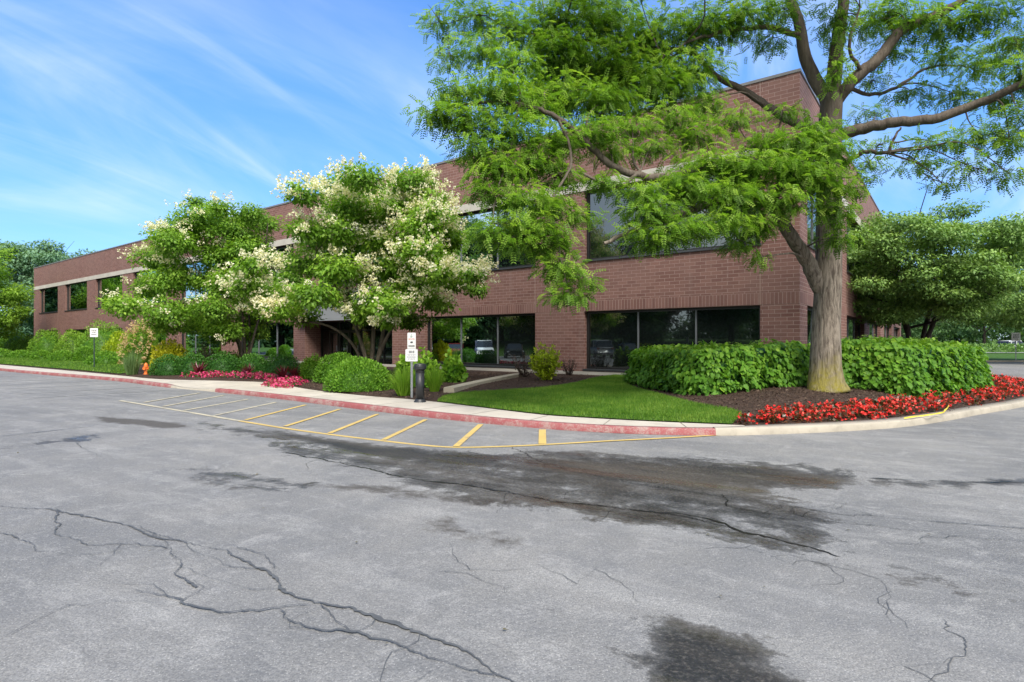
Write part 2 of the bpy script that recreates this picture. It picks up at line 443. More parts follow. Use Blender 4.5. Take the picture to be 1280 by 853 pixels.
def dist_poly(pts, poly):
    pts = np.atleast_2d(np.asarray(pts, float)); d = np.full(len(pts), 1e9)
    for a, b in zip(poly[:-1], poly[1:]):
        ab = b - a; L = ab @ ab
        if L < 1e-12: continue
        t = np.clip(((pts - a) @ ab) / L, 0, 1)
        d = np.minimum(d, np.linalg.norm(pts - (a + t[:, None] * ab), axis=1))
    return d
def inside(pts, poly):
    pts = np.atleast_2d(np.asarray(pts, float)); x, y = pts[:, 0], pts[:, 1]
    r = np.zeros(len(pts), bool); n = len(poly)
    for i in range(n):
        x1, y1 = poly[i]; x2, y2 = poly[(i + 1) % n]
        c = ((y1 > y) != (y2 > y))
        with np.errstate(divide='ignore', invalid='ignore'):
            xi = (x2 - x1) * (y - y1) / (y2 - y1 + 1e-15) + x1
        r ^= c & (x < xi)
    return r
def sst(a, b, x):
    t = np.clip((x - a) / (b - a), 0, 1); return t * t * (3 - 2 * t)
def road(px, py): Z = F * EYE / (py - 427.0); return np.array([(px - 640) / F * Z, Z])
def flat(px, py, z):  Z = F * (EYE - z) / (py - 427.0); return np.array([(px - 640) / F * Z, Z])

SI = np.array([(-74, 68.5)] + [tuple(flat(px, py, .13)) for px, py in
     ((0, 456.3), (100, 465), (158, 470.5), (200, 474.3), (280, 476.3), (340, 478.5), (372, 484.5), (410, 490), (470, 496), (500, 498), (545, 502.3),
      (600, 509), (680, 518.5), (740, 522.5), (800, 525.8), (870, 528.8), (930, 531.3))])
SIS = smooth_poly(SI, 4)
k_end = int(np.argmin(np.linalg.norm(CBS - np.array([4.6, 10.53]), axis=1)))
SW_POLY = np.vstack([offset_poly(CBS, .15)[:k_end], SIS[::-1]])
EDGE = np.vstack([SIS, offset_poly(CBS, .3)[k_end:]])
TREE = np.array([7.9, 14.5])
def H(pts):
    pts = np.atleast_2d(np.asarray(pts, float))
    d = dist_poly(pts, EDGE)
    h = .105 + .05 * sst(0, .4, d) + .13 * sst(.3, 4.0, d)
    h = h + .26 * np.exp(-((pts - TREE) ** 2).sum(1) / (2 * 1.9 ** 2)) * sst(.2, 2.2, d)
    return np.where(inside(pts, SW_POLY), SWZ(pts) - .04, h)
def H1(x, y): return float(H([(x, y)])[0])
def gp(px, py):
    z = .18
    for _ in range(6):
        q = flat(px, py, z); z = H1(*q)
    return np.array([q[0], q[1], z])
def SWZ(pts):
    pts = np.atleast_2d(pts); d = np.linalg.norm(pts - np.array([-11.2, 20.4]), axis=1)
    return .115 - .085 * (1 - sst(.7, 1.9, d))

def resample(poly, sp, closed=True):
    out = []; n = len(poly)
    for i in range(n if closed else n - 1):
        a, b = poly[i], poly[(i + 1) % n]; k = max(1, int(np.linalg.norm(b - a) / sp))
        for j in range(k): out.append(a + (b - a) * j / k)
    if not closed: out.append(poly[-1])
    return np.array(out)
def sheet(name, poly, zf, sp, m, kind='structure', bsp=None):
    b = resample(np.asarray(poly, float), bsp or sp)
    lo, hi = b.min(0), b.max(0)
    gx, gy = np.meshgrid(np.arange(lo[0], hi[0], sp), np.arange(lo[1], hi[1], sp))
    g = np.stack([gx.ravel(), gy.ravel()], 1); g = g[inside(g, b)]
    g = g[dist_poly(g, np.vstack([b, b[:1]])) > sp * .35]
    pts = np.vstack([b, g]); nb = len(b)
    v, e, f, *_ = delaunay_2d_cdt([Vector(p) for p in pts], [(i, (i + 1) % nb) for i in range(nb)], [], 1, 1e-5)
    v = np.array([tuple(q) for q in v]); z = zf(v)
    o = np_obj(name, np.column_stack([v, z]), np.array([tuple(q) for q in f]), m, smooth=True)
    return tag(o, kind=kind)

def ribbon(mb, pts, w, z):
    pts = np.asarray(pts, float); t = nrm(np.gradient(pts, axis=0)); nn = np.stack([-t[:, 1], t[:, 0]], 1)
    w = np.broadcast_to(np.asarray(w, float), (len(pts),)); zz = np.broadcast_to(np.asarray(z, float), (len(pts),))
    L = pts + nn * w[:, None] / 2; Rr = pts - nn * w[:, None] / 2
    b = len(mb.v)
    for i in range(len(pts)):
        mb.v.append((L[i, 0], L[i, 1], zz[i])); mb.v.append((Rr[i, 0], Rr[i, 1], zz[i]))
    for i in range(len(pts) - 1):
        mb.f.append((b + 2*i, b + 2*i + 1, b + 2*i + 3, b + 2*i + 2)); mb.uv += [(0, 0)] * 4

# --- earth to the horizon
mb = MB(); S = 2500.0
mb.face([(-S, -S, -.06), (S, -S, -.06), (S, S, -.06), (-S, S, -.06)]); tag(mb.build('ground', M['turf']), kind='structure')

# --- asphalt: a fine sheet near the camera carries the wet and dirt masks
def gpoly(l): return np.array([road(*q) for q in l])
WET = [gpoly(l) for l in (
    [(250,527),(310,533),(400,545),(480,556),(560,564),(700,563),(850,572),(1000,580),(1075,590),(1080,606),(1000,618),(1040,650),(1060,680),(1080,706),(1040,704),(960,684),(880,670),(780,650),(690,640),(610,634),(520,612),(440,588),(360,570),(310,548),(255,538)],
    [(1085,598),(1160,601),(1280,599),(1280,608),(1160,609),(1090,604)],
    [(190,585),(300,580),(420,600),(400,615),(270,612),(200,598)],
    [(1060,700),(1180,720),(1280,726),(1280,760),(1200,752),(1100,735)],
    [(800,780),(860,786),(930,800),(975,812),(960,826),(1010,853),(1000,880),(880,870),(820,856),(805,815)],
    [(960,790),(1010,775),(1050,778),(1000,800)], [(700,770),(750,790),(765,802),(720,795)],
    [(-20,560),(-20,566),(30,562),(120,552),(160,536),(120,540)],
    [(310,533),(400,546.5),(480,557.5),(560,565),(640,568),(650,588),(540,585),(440,570),(360,552)], [(640,570),(850,576),(1000,586),(1075,595),(1050,612),(900,614),(760,602),(640,594)],
    [(560,600),(690,620),(850,640),(930,660),(1060,700),(960,686),(860,666),(720,645),(600,622)])]
WGT = [.78, .9, .45, .42, 1.6, .6, .55, .5, 1.25, 1.15, 1.15]
DIRT = [gpoly(l) for l in ([(118,521),(160,524),(215,528),(243,534),(200,536),(160,531),(130,528)], [(330,600),(520,606),(640,622),(760,640),(700,644),(560,634),(420,616)],
        [(480,640),(620,648),(700,672),(640,690),(540,676)])]
DW = [1.0, .6, .45]
gx = np.arange(-22, 18, .075); gy = np.arange(1.6, 26, .075)
X, Y = np.meshgrid(gx, gy); pts = np.stack([X.ravel(), Y.ravel()], 1)
def mask(polys, wts, soft):
    m = np.zeros(len(pts))
    for p, w in zip(polys, wts):
        lo, hi = p.min(0) - .8, p.max(0) + .8
        s = np.where(((pts >= lo) & (pts <= hi)).all(1))[0]
        if not len(s): continue
        q = pts[s]; d = dist_poly(q, np.vstack([p, p[:1]])); ins = inside(q, p)
        sd = np.where(ins, d, -d)
        m[s] = np.maximum(m[s], w * sst(-soft, soft * 1.3, sd))
    return m
nx, ny = len(gx), len(gy)
ii = np.arange(nx * ny).reshape(ny, nx)
Fq = np.stack([ii[:-1, :-1].ravel(), ii[:-1, 1:].ravel(), ii[1:, 1:].ravel(), ii[1:, :-1].ravel()], 1)
zz = .004 * np.sin(pts[:, 0] * .7) * np.sin(pts[:, 1] * .5)
o = np_obj('parking_lot', np.column_stack([pts, zz - .004]), Fq, M['asphalt'], smooth=True)
for nm, mk in (('wet', mask(WET, WGT, .35)), ('dirt', mask(DIRT, DW, .3))):
    a = o.data.attributes.new(nm, 'FLOAT', 'POINT'); a.data.foreach_set('value', mk.astype(np.float32))
tag(o, kind='structure')
mb = MB()
for x0, x1, y0, y1 in ((-120, -22, -60, 47), (18, 90, -60, 47), (-22, 18, -60, 1.6), (-22, 18, 26, 47)):
    mb.face([(x0, y0, -.005), (x1, y0, -.005), (x1, y1, -.005), (x0, y1, -.005)])
tag(mb.build('road', M['asphalt']), kind='structure')

# --- building frame
O2 = np.array([9.64, 19.37]); U = np.array([-.796, .606]); V2 = np.array([.606, .796])
def fac(s, d=0.0): return O2 + U * s + V2 * d

# --- planting ground inside the curb
ISL = np.vstack([offset_poly(CBS, .2), [(38.6, 58)], [fac(-1 + .2, 46)], [fac(1, 1)], [fac(95, 1)], [fac(95, -3)]])
ISL_near = ISL
sheet('mulch_bed', ISL, lambda v: H(v), .42, M['mulch'])
sheet('sidewalk', SW_POLY, lambda v: SWZ(v), .45, M['concrete'], bsp=.3)
LAWN = [gp(*q)[:2] for q in ((548,502.9),(600,509.3),(680,518.8),(740,522.8),(800,526.1),(870,529.0),(924,530.6),(927,522),(918,514.5),(886,507.6),(845,500),(809,491),(783,482),(779,475),(783,470.5),
        (750,473),(719,480.5),(680,486.5),(632,489.6),(585,492.5),(560,496))]
_fr = [q for q in SIS if LAWN[0][0] - .1 < q[0] < 4.36 and q[1] < 17]
_bk = smooth_poly(np.array([_fr[-1]] + LAWN[7:] + [_fr[0]]), 3)[1:-1]
LAWN = np.vstack([_fr, _bk]) + np.array([.012, .02])
LAWN2 = np.array([gp(*q)[:2] for q in ((-60, 455), (0,456.8),(100,465.4),(150,470.2),(160,467),(165,461),(150,455.5),(100,451),(40,447.5),(0,446),(-60,444.5))])
sheet('lawn', LAWN, lambda v: H(v) + .028, .35, M['turf'])
sheet('lawn', LAWN2, lambda v: H(v) + .03, .9, M['turf'])
mb = MB(); mb.box(22, 160, 47.15, 140, -.05, .10); tag(mb.build('verge', M['turf']), kind='structure')
mb = MB(); mb.box(22, 160, 47.0, 47.15, -.05, .13); tag(mb.build('curb', M['curb']), kind='structure')

# --- curbs
def curb_mesh(i0, i1, w, hfun, name, m):
    p = CBS[i0:i1]; t = nrm(np.gradient(CBS, axis=0))[i0:i1]; nn = np.stack([-t[:, 1], t[:, 0]], 1)
    w = np.broadcast_to(np.asarray(w, float), (len(p),))
    prof = ((-.012, -.03, 0), (0.0, .78, 0), (.022, .96, 0), (.05, 1.0, 0), (None, 1.0, 0), (None, -.5, 0))
    v = []; f = []
    for i in range(len(p)):
        h = hfun(p[i]) + .006
        for off, hz, _ in prof:
            q = p[i] + nn[i] * (w[i] if off is None else off); v.append((q[0], q[1], h * hz))
    k = len(prof)
    for i in range(len(p) - 1):
        for j in range(k - 1): f.append((i*k + j, (i+1)*k + j, (i+1)*k + j + 1, i*k + j + 1))
    return tag(np_obj(name, v, np.array(f), m, smooth=False), kind='structure')
ch = lambda p: float(SWZ(p)[0])
iA = int(np.argmin(np.linalg.norm(CBS - np.array([-12.6, 21.2]), axis=1))); iB = int(np.argmin(np.linalg.norm(CBS - np.array([-9.9, 19.3]), axis=1)))
iC = int(np.argmin(np.linalg.norm(CBS - np.array([3.67, 10.42]), axis=1)))
curb_mesh(0, iA + 1, .155, ch, 'painted_curb', M['redpaint'])
curb_mesh(iA, iB + 1, .155, ch, 'curb', M['curb'])
curb_mesh(iB, iC + 1, .155, ch, 'painted_curb', M['redpaint'])
n_ = len(CBS) - iC
curb_mesh(iC, len(CBS), .155 + .17 * sst(0, 1, np.arange(n_) / 8.0), lambda p: .125, 'curb', M['curb'])
# sidewalk joints
mb = MB()
cum = np.concatenate([[0], np.cumsum(np.linalg.norm(np.diff(CBS, axis=0), axis=1))]); tcb = nrm(np.gradient(CBS, axis=0))
for s_ in np.arange(45, cum[k_end] - .3, 1.55):
    q = np.array([np.interp(s_, cum, CBS[:, 0]), np.interp(s_, cum, CBS[:, 1])]); t_ = np.array([np.interp(s_, cum, tcb[:, 0]), np.interp(s_, cum, tcb[:, 1])])
    n2 = np.array([-t_[1], t_[0]]); ray = q + n2 * np.linspace(.17, 3.4, 60)[:, None]
    ok = inside(ray, SW_POLY)
    if ok.sum() > 3:
        rr = ray[:int(np.argmin(ok)) if not ok.all() else 60]
        if len(rr) > 2: ribbon(mb, rr, .016, SWZ(rr) + .004)
tag(mb.build('sidewalk_joints', M['joint']), kind='structure')

# --- painted lines
mb = MB()
LINE = smooth_poly(np.array([road(*q) for q in ((300,527),(362,537),(425,545.5),(480,552),(525,557),(570,560),(640,558.5),(700,555.5),(760,552),(830,548.5),(897,544.5))]), 6)
ribbon(mb, LINE, .095, .004)
for a, b, w in (((382,507),(307,526),.10),((425,512.3),(356,534),.10),((472,518.5),(412,542.5),.10),((532,525.5),(479,551),.10),((601,531.5),(570,559),.11),((678,538),(678,556),.13)):
    a, b = road(*a), road(*b); ribbon(mb, [a, (a + b) / 2, b], w, .008)
tag(mb.build('yellow_line', M['yellow']), kind='structure')
mb = MB()
ribbon(mb, smooth_poly(np.array([road(*q) for q in ((150,501.5),(230,515),(300,527))]), 6), .10, .004)
for a, b in (((250,492),(180,504)),((280,495),(204,509)),((310,500),(230,514)),((345,503.8),(265,521))):
    a, b = road(*a), road(*b); ribbon(mb, [a, (a + b) / 2, b], .10, .008)
tag(mb.build('faded_yellow_line', M['paleline']), kind='structure')
mb = MB()
for px, py in ((205,488.5),(180,484.5),(150,480),(122,477),(95,473.5),(70,471.5),(45,469)):
    a = road(px, py); b = a + np.array([-.2, -5.4]) * .8 + U * 2.6
    ribbon(mb, [a, (a + b) / 2, b], .10, .004)
tag(mb.build('faded_white_line', M['whiteline']), kind='structure')

# --- cracks
def crack(mb, l, w0, w1, z, jit=.05, branches=0):
    p = resample(np.array([road(*q) for q in l]), .028, False)
    n = len(p); r = np.cumsum(rng.normal(0, jit * .17, (n, 2)), 0); r -= np.linspace(0, 1, n)[:, None] * r[-1]
    r += rng.normal(0, jit * .05, (n, 2)); p = p + r
    w = np.linspace(w0, w1, n) * np.clip(rng.normal(.85, .42, n), .15, 2.0) * (.75 + .45 * np.sin(np.arange(n) * .09 + rng.uniform(0, 6)) * np.sin(np.arange(n) * .031 + 1)); w = np.convolve(np.pad(w, 1, 'edge'), [.3, .4, .3], 'valid')
    w[0] *= .2; w[-1] *= .2
    ribbon(mb, p, w, z)
    for k in range(branches):
        i = rng.integers(0, n); a = rng.uniform(0, 2 * PI); q = [p[i]]
        for j in range(rng.integers(4, 11)):
            a += rng.normal(0, .5); q.append(q[-1] + .09 * np.array([math.cos(a), math.sin(a)]))
        ww = np.linspace(.006, .002, len(q)); ribbon(mb, np.array(q), ww, z + .0006)
mb = MB()
crack(mb, [(-20,632),(20,634),(70,637),(120,648),(175,658),(220,676),(300,688),(345,712),(365,742),(400,757),(440,765),(500,785),(560,808),(610,835),(650,860)], .016, .034, .0042, .05, 2)
crack(mb, [(70,637),(80,655),(75,665),(115,682),(170,684),(205,688),(212,705),(214,722),(245,736)], .016, .016, .005, .05, 1)
crack(mb, [(175,658),(205,672),(250,688),(285,706),(330,712)], .008, .009, .0056, .05, 1)
crack(mb, [(220,705),(260,724),(320,738),(360,738)], .006, .009, .0062, .04, 0)
crack(mb, [(165,738),(230,752),(290,768),(340,762),(385,757)], .008, .020, .0068, .05, 1)
crack(mb, [(350,762),(365,775),(405,786),(430,787),(480,803),(540,826),(625,848)], .014, .018, .0074, .05, 1)
crack(mb, [(400,757),(420,775),(436,787),(440,792)], .025, .022, .008, .03, 0)
crack(mb, [(-10,668),(20,672),(45,692),(90,697)], .010, .005, .0050, .05, 1)
crack(mb, [(285,682),(330,694),(345,712)], .006, .008, .0086, .04, 0)
crack(mb, [(1098,725),(1105,745),(1100,765),(1116,780)], .007, .005, .0042, .04, 3)
crack(mb, [(1180,775),(1188,790),(1214,803),(1208,820),(1180,832),(1120,833),(1090,840)], .007, .005, .0048, .06, 2)
crack(mb, [(715,735),(735,720),(748,708)], .005, .003, .0042, .04, 2)
crack(mb, [(95,552),(118,566),(130,572)], .01, .006, .0042, .04, 1)
for k in range(3):
    px, py = rng.uniform(0, 1280), rng.uniform(640, 850); crack(mb, [(px, py), (px + rng.uniform(20, 70), py + rng.uniform(-4, 14)), (px + rng.uniform(80, 140), py + rng.uniform(-5, 24))], .004, .002, .0035, .05, 2)
tag(mb.build('pavement_cracks', M['crack']), kind='structure')
mb = MB()
crack(mb, [(350,566),(400,573),(460,585),(540,598),(600,606),(640,613),(690,626),(760,632),(850,640),(905,652),(925,664),(990,680),(1050,697)], .03, .03, .0045, .05, 5)
crack(mb, [(690,620),(780,636),(850,645),(915,660)], .018, .02, .0052, .05, 3)
crack(mb, [(640,560),(720,590),(800,607),(880,618),(930,628),(1000,636),(1080,648),(1180,655),(1290,662)], .014, .012, .0060, .06, 5)
crack(mb, [(980,640),(1040,652),(1140,663),(1200,670),(1290,677)], .01, .006, .0068, .06, 3)
crack(mb, [(905,618),(912,632),(960,642),(1030,652)], .014, .008, .0075, .05, 2)
crack(mb, [(1090,599),(1150,600),(1220,604),(1290,603)], .03, .02, .0052, .05, 0)
crack(mb, [(-10,547),(60,540),(110,534),(125,531)], .03, .02, .0052, .05, 0)
tag(mb.build('wet_pavement_cracks', M['crackwet']), kind='structure')

# ------------------------------------------------------------------ office building (local frame: front on y=0, x<0; side on x=0, y>0)
ROT = math.atan2(-.606, .796)
B0 = .12
bld = empty('office_building', (O2[0], O2[1], B0), 'long two-storey brown brick office building with dark ribbon windows', 'building', rz=ROT)
PER, WW, W0 = 9.55, 7.03, 1.26
ZL0, ZL1, ZU0, ZU1, ZR = .52 - B0, 2.95 - B0, 5.10 - B0, 8.02 - B0, 10.72 - B0
LEN, DEP = 87.0, 48.0
REC = .32
def wallgrid(mb, L, ops, tf, zs):
    """outer wall with openings: ops = (a0,a1,z0,z1); tf maps (a, depth, z) to a local point; reveals REC deep"""
    As = sorted({0.0, L} | {o[0] for o in ops} | {o[1] for o in ops}); Zs = sorted(set(zs) | {o[2] for o in ops} | {o[3] for o in ops})
    for i in range(len(As) - 1):
        for j in range(len(Zs) - 1):
            ca, cz = (As[i] + As[i+1]) / 2, (Zs[j] + Zs[j+1]) / 2
            if any(o[0] < ca < o[1] and o[2] < cz < o[3] for o in ops): continue
            q = [(As[i], Zs[j]), (As[i+1], Zs[j]), (As[i+1], Zs[j+1]), (As[i], Zs[j+1])]
            mb.face([tf(a, 0, z) for a, z in q], [(a, z) for a, z in q])
    for a0, a1, z0, z1, *dd in ops:
        d = dd[0] if dd else REC
        for a in (a0, a1): mb.face([tf(a, 0, z0), tf(a, d, z0), tf(a, d, z1), tf(a, 0, z1)], [(0, z0), (d, z0), (d, z1), (0, z1)])
        for z in (z0, z1): mb.face([tf(a0, 0, z), tf(a1, 0, z), tf(a1, d, z), tf(a0, d, z)], [(a0, 0), (a1, 0), (a1, d), (a0, d)])
tF = lambda a, d, z: (-a, d, z)
tS = lambda a, d, z: (-d, a, z)
ENT = (20.36, 28.65, 0.0, ZL1, 1.25)
opsF, opsS, wins = [], [], []
for k in range(9):
    a = W0 + PER * k
    if k == 2: opsF.append(ENT)
    else: opsF.append((a, a + WW, ZL0, ZL1)); wins.append((tF, a, ZL0, ZL1, 'F'))
    opsF.append((a, a + WW, ZU0, ZU1)); wins.append((tF, a, ZU0, ZU1, 'F'))
for k in range(5):
    a = W0 + PER * k
    opsS.append((a, a + WW, ZL0, ZL1)); opsS.append((a, a + WW, ZU0, ZU1))
    wins.append((tS, a, ZL0, ZL1, 'S')); wins.append((tS, a, ZU0, ZU1, 'S'))
mb = MB(); wallgrid(mb, LEN, opsF, tF, [0, ZR]); mb.build('wall', M['brick'], bld, uv=True)
mb = MB(); wallgrid(mb, DEP, opsS, tS, [0, ZR]); mb.build('wall', M['brick'], bld, uv=True)
mb = MB()
mb.face([(-LEN, 0, 0), (-LEN, DEP, 0), (-LEN, DEP, ZR), (-LEN, 0, ZR)], [(0, 0), (DEP, 0), (DEP, ZR), (0, ZR)])
mb.face([(-LEN, DEP, 0), (0, DEP, 0), (0, DEP, ZR), (-LEN, DEP, ZR)], [(0, 0), (LEN, 0), (LEN, ZR), (0, ZR)])
mb.build('wall', M['brick'], bld, uv=True)
mb = MB(); mb.box(-LEN + .05, -.05, .05, DEP - .05, ZR - .62, ZR - .5); mb.build('roof', M['roof'], bld)
mb = MB()
mb.box(-LEN - .03, .035, -.035, .32, ZR + .002, ZR + .10); mb.box(-.30, .035, .325, DEP, ZR + .002, ZR + .10); mb.box(-LEN - .03, -LEN + .3, .325, DEP, ZR + .002, ZR + .10)
for s_ in np.arange(3, LEN, 3.1): mb.box(-s_ - .02, -s_ + .02, -.042, -.036, ZR, ZR + .104)
mb.build('coping', M['coping'], bld)
mb = MB(); mb.box(-LEN, .03, -.03, -.003, ZU1 + .0, ZU1 + .40); mb.box(.003, .03, -.0025, DEP, ZU1 + .0, ZU1 + .40); mb.build('stone_band', M['limestone'], bld)
mb = MB()
z0, z1 = ZL1 + .015, ZL1 + .425
mb.face([(-LEN, -.004, z0), (.004, -.004, z0), (.004, -.004, z1), (-LEN, -.004, z1)], [(0, 0), (LEN, 0), (LEN, .41), (0, .41)])
mb.face([(.004, -.004, z0), (.004, DEP, z0), (.004, DEP, z1), (.004, -.004, z1)], [(0, 0), (DEP, 0), (DEP, .41), (0, .41)])
mb.build('soldier_course', M['soldier'], bld, uv=True)
for zz0, zz1 in ((ZL1 + .01, ZU0 - .02), (ZU1 + .405, ZR)):
    for k in range(9):
        a = W0 + PER * k
        mb = MB(); mb.box(-a - .012, -a + .012, -.009, -.006, zz0, zz1); mb.build('control_joint', M['sealant'], bld)
    for k in range(5):
        a = W0 + PER * k
        mb = MB(); mb.box(.006, .009, a - .012, a + .012, zz0, zz1); mb.build('control_joint', M['sealant'], bld)
mb = MB(); mb.box(-LEN, .045, -.045, -.003, 0, ZL0 - .10); mb.box(.003, .045, -.003, DEP, 0, ZL0 - .10)
mb.build('foundation', M['limestone'], bld)
def lbox(mb, tf, a0, a1, d0, d1, z0, z1):
    p, q = tf(a0, d0, z0), tf(a1, d1, z1)
    mb.box(min(p[0], q[0]), max(p[0], q[0]), min(p[1], q[1]), max(p[1], q[1]), z0, z1)
protos = {}
for tf, a, z0, z1, face in wins:
    key = (face, z0)
    ox, oy, _ = tf(a, 0, 0)
    if key not in protos:
        fr = MB(); pn = MB(); sl = MB(); mu = MB()
        g = lambda aa, d, z: tf(aa, d, z)
        w = .09; d0, d1 = .20, .31
        e = .004
        lbox(fr, g, e, WW - e, d0, d1, z1 - w - e, z1 - e); lbox(fr, g, e, WW - e, d0, d1, z0 + e, z0 + w)
        lbox(fr, g, e, w, d0, d1, z0 + w + .001, z1 - w - .006); lbox(fr, g, WW - w, WW - e, d0, d1, z0 + w + .001, z1 - w - .006)
        mus = [MB(), MB()]
        for mu, c in zip(mus, (WW / 3, 2 * WW / 3)): lbox(mu, g, c - .028, c + .028, d0 + .02, d1, z0 + w + .001, z1 - w - .006)
        for c in range(3):
            c0 = (w if c == 0 else WW * c / 3 + .03); c1 = (WW - w if c == 2 else WW * (c + 1) / 3 - .03)
            P = [g(c0, .262, z0 + w), g(c1, .262, z0 + w), g(c1, .262, z1 - w), g(c0, .262, z1 - w)]
            pn.face(P)
        lbox(sl, g, -.05, WW + .05, -.06, .19, z0 - .07, z0 + .0035)
        f = fr.build('window', M['frame'], bld)
        pn.build('pane', M['glass'], f); sl.build('sill', M['sill'], f)
        for mu in mus: mu.build('mullion', M['mullion'], f)
        f.location = tf(a, 0, 0)
        protos[key] = (f, a)
    else:
        src, a_src = protos[key]
        f = src.copy(); C.objects.link(f); f.parent = bld
        f.location = tf(a, 0, 0)
        for chd in src.children:
            if face == 'F' and a > 45 and chd.name.startswith('mullion'): continue   # single-pane windows on the far wing
            c2 = chd.copy(); C.objects.link(c2); c2.parent = f
# entrance recess: storefront, doors, fascia, ceiling
a0, a1 = ENT[0], ENT[1]
mb = MB(); yb = 1.22
for aa in (a0 + .03, a0 + 2.1, a0 + 4.2, a0 + 5.25, a0 + 6.3, a1 - .03): mb.box(-aa - .04, -aa + .04, yb - .06, yb + .04, .12, ZL1 - .06)
mb.box(-a1 + .002, -a0 - .002, yb - .06, yb + .04, ZL1 - .056, ZL1 - .004); mb.box(-a1 + .002, -a0 - .002, yb - .06, yb + .04, 2.2, 2.28)
f = mb.build('entrance_frame', M['frame'], bld)
mb = MB(); mb.face([(-a1, yb, .14), (-a0, yb, .14), (-a0, yb, ZL1 - .05), (-a1, yb, ZL1 - .05)]); mb.build('pane', M['glass'], f)
for q in (a0 + 4.25, a0 + 5.30, a0 + 6.35):
    mb = MB(); w = .95
    mb.box(-q - w, -q - w + .09, yb - .11, yb - .065, .15, 2.19); mb.box(-q - .09, -q, yb - .11, yb - .065, .15, 2.19)
    mb.box(-q - w + .091, -q - .091, yb - .11, yb - .065, 2.09, 2.19); mb.box(-q - w + .091, -q - .091, yb - .11, yb - .065, .15, .32)
    dr = mb.build('door', M['frame'], bld)
    mb = MB(); mb.box(-q - .14, -q - .11, yb - .17, yb - .112, .9, 1.3); mb.build('handle', M['steel'], dr)
mb = MB(); mb.box(-a1 - .25, -a0 + .25, -.30, -.012, ZL1 + .03, ZU0 - .35); mb.box(-a1 - .3, -a0 + .3, -.36, -.302, ZL1 - .03, ZL1 + .14)
mb.build('entrance_fascia', M['panel'], bld)
mb = MB(); mb.box(-a1, -a0, -1.2, 1.6, .03, .12); mb.build('entrance_step', M['concrete'], bld)

# ------------------------------------------------------------------ plants
def fill_pads(pads, dens, T, size, leafm, name, parent, base, droop=.3, shell=.5, flat_=.6, up=1.0, tint_base=.5, jit=.18, seed=1, surf_tint=.25):
    """pads: list of (centre, (rx,ry,rz), weight). leaves through each pad's volume, denser towards its skin"""
    r = np.random.default_rng(seed); VV = []; FF = []; TT = []; n0 = 0
    for c, rad, wt in pads:
        rad = np.asarray(rad, float)
        n = int(dens * wt * (rad[0] * rad[1] + rad[0] * rad[2] + rad[1] * rad[2]) / 3 * 4)
        if n < 3: continue
        d = nrm(r.normal(size=(n, 3))); rr = r.uniform(0, 1, n) ** shell
        lump = 1 + .28 * np.sin(d[:, 0] * 5 + c[0] * 3) * np.sin(d[:, 1] * 4 + c[1] * 2 + d[:, 2] * 4)
        p = np.asarray(c) + d * rad * (rr * lump)[:, None]
        ax = d * np.array([1, 1, .35]) * .8 + r.normal(0, .45, (n, 3)) + np.array([0, 0, -droop])
        nm = np.array([0, 0, up]) + r.normal(0, .38, (n, 3)) + d * .55
        v, f = stamp(T, p, ax, nm, size * r.uniform(.7, 1.25, n))
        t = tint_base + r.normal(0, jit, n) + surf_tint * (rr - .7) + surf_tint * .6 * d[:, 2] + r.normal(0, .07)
        VV.append(v); FF.append(f + n0); TT.append(rep(np.clip(t, 0, 1), T)); n0 += len(v)
    return np_obj(name, np.vstack(VV), np.vstack(FF), leafm, parent, base, np.concatenate(TT))

def limb_pts(l, n=5):
    return smooth_poly(np.asarray(l, float), n)
def resq(p, wob, r):
    p = np.array(p); p[1:-1] += r.normal(0, wob, p[1:-1].shape); return p
def twigs(mb, sk, pads, r, rmax=.05, sub=5):
    """a branch from the nearest skeleton point to every pad, and small twigs inside it"""
    sp = np.vstack([s[0] for s in sk]); sr = np.concatenate([s[1] for s in sk])
    for c, rad, wt in pads:
        c = np.asarray(c)
        d = np.linalg.norm(sp - c - np.array([0, 0, .0]), axis=1) + .8 * np.maximum(0, sp[:, 2] - c[2] - .1)
        i = int(np.argmin(d)); a = sp[i]; L = np.linalg.norm(c - a)
        m = (a + c) / 2 + np.array([0, 0, .10 * L]) + r.normal(0, .06 * L, 3)
        pt = limb_pts([a, a * .65 + m * .35 + r.normal(0, .03 * L, 3), m, c], 3)
        r0 = min(sr[i] * .75, rmax, .012 + .018 * L)
        mb.tube(pt, np.linspace(r0, .009, len(pt)), 5, False)
        for k in range(sub):
            e = c + nrm(r.normal(size=3)) * np.asarray(rad) * r.uniform(.5, 1.0); s = c + (a - c) * r.uniform(0, .35)
            q = limb_pts([s, (s + e) / 2 + r.normal(0, .06, 3), e], 2); mb.tube(q, np.linspace(.009, .003, len(q)), 4, False)

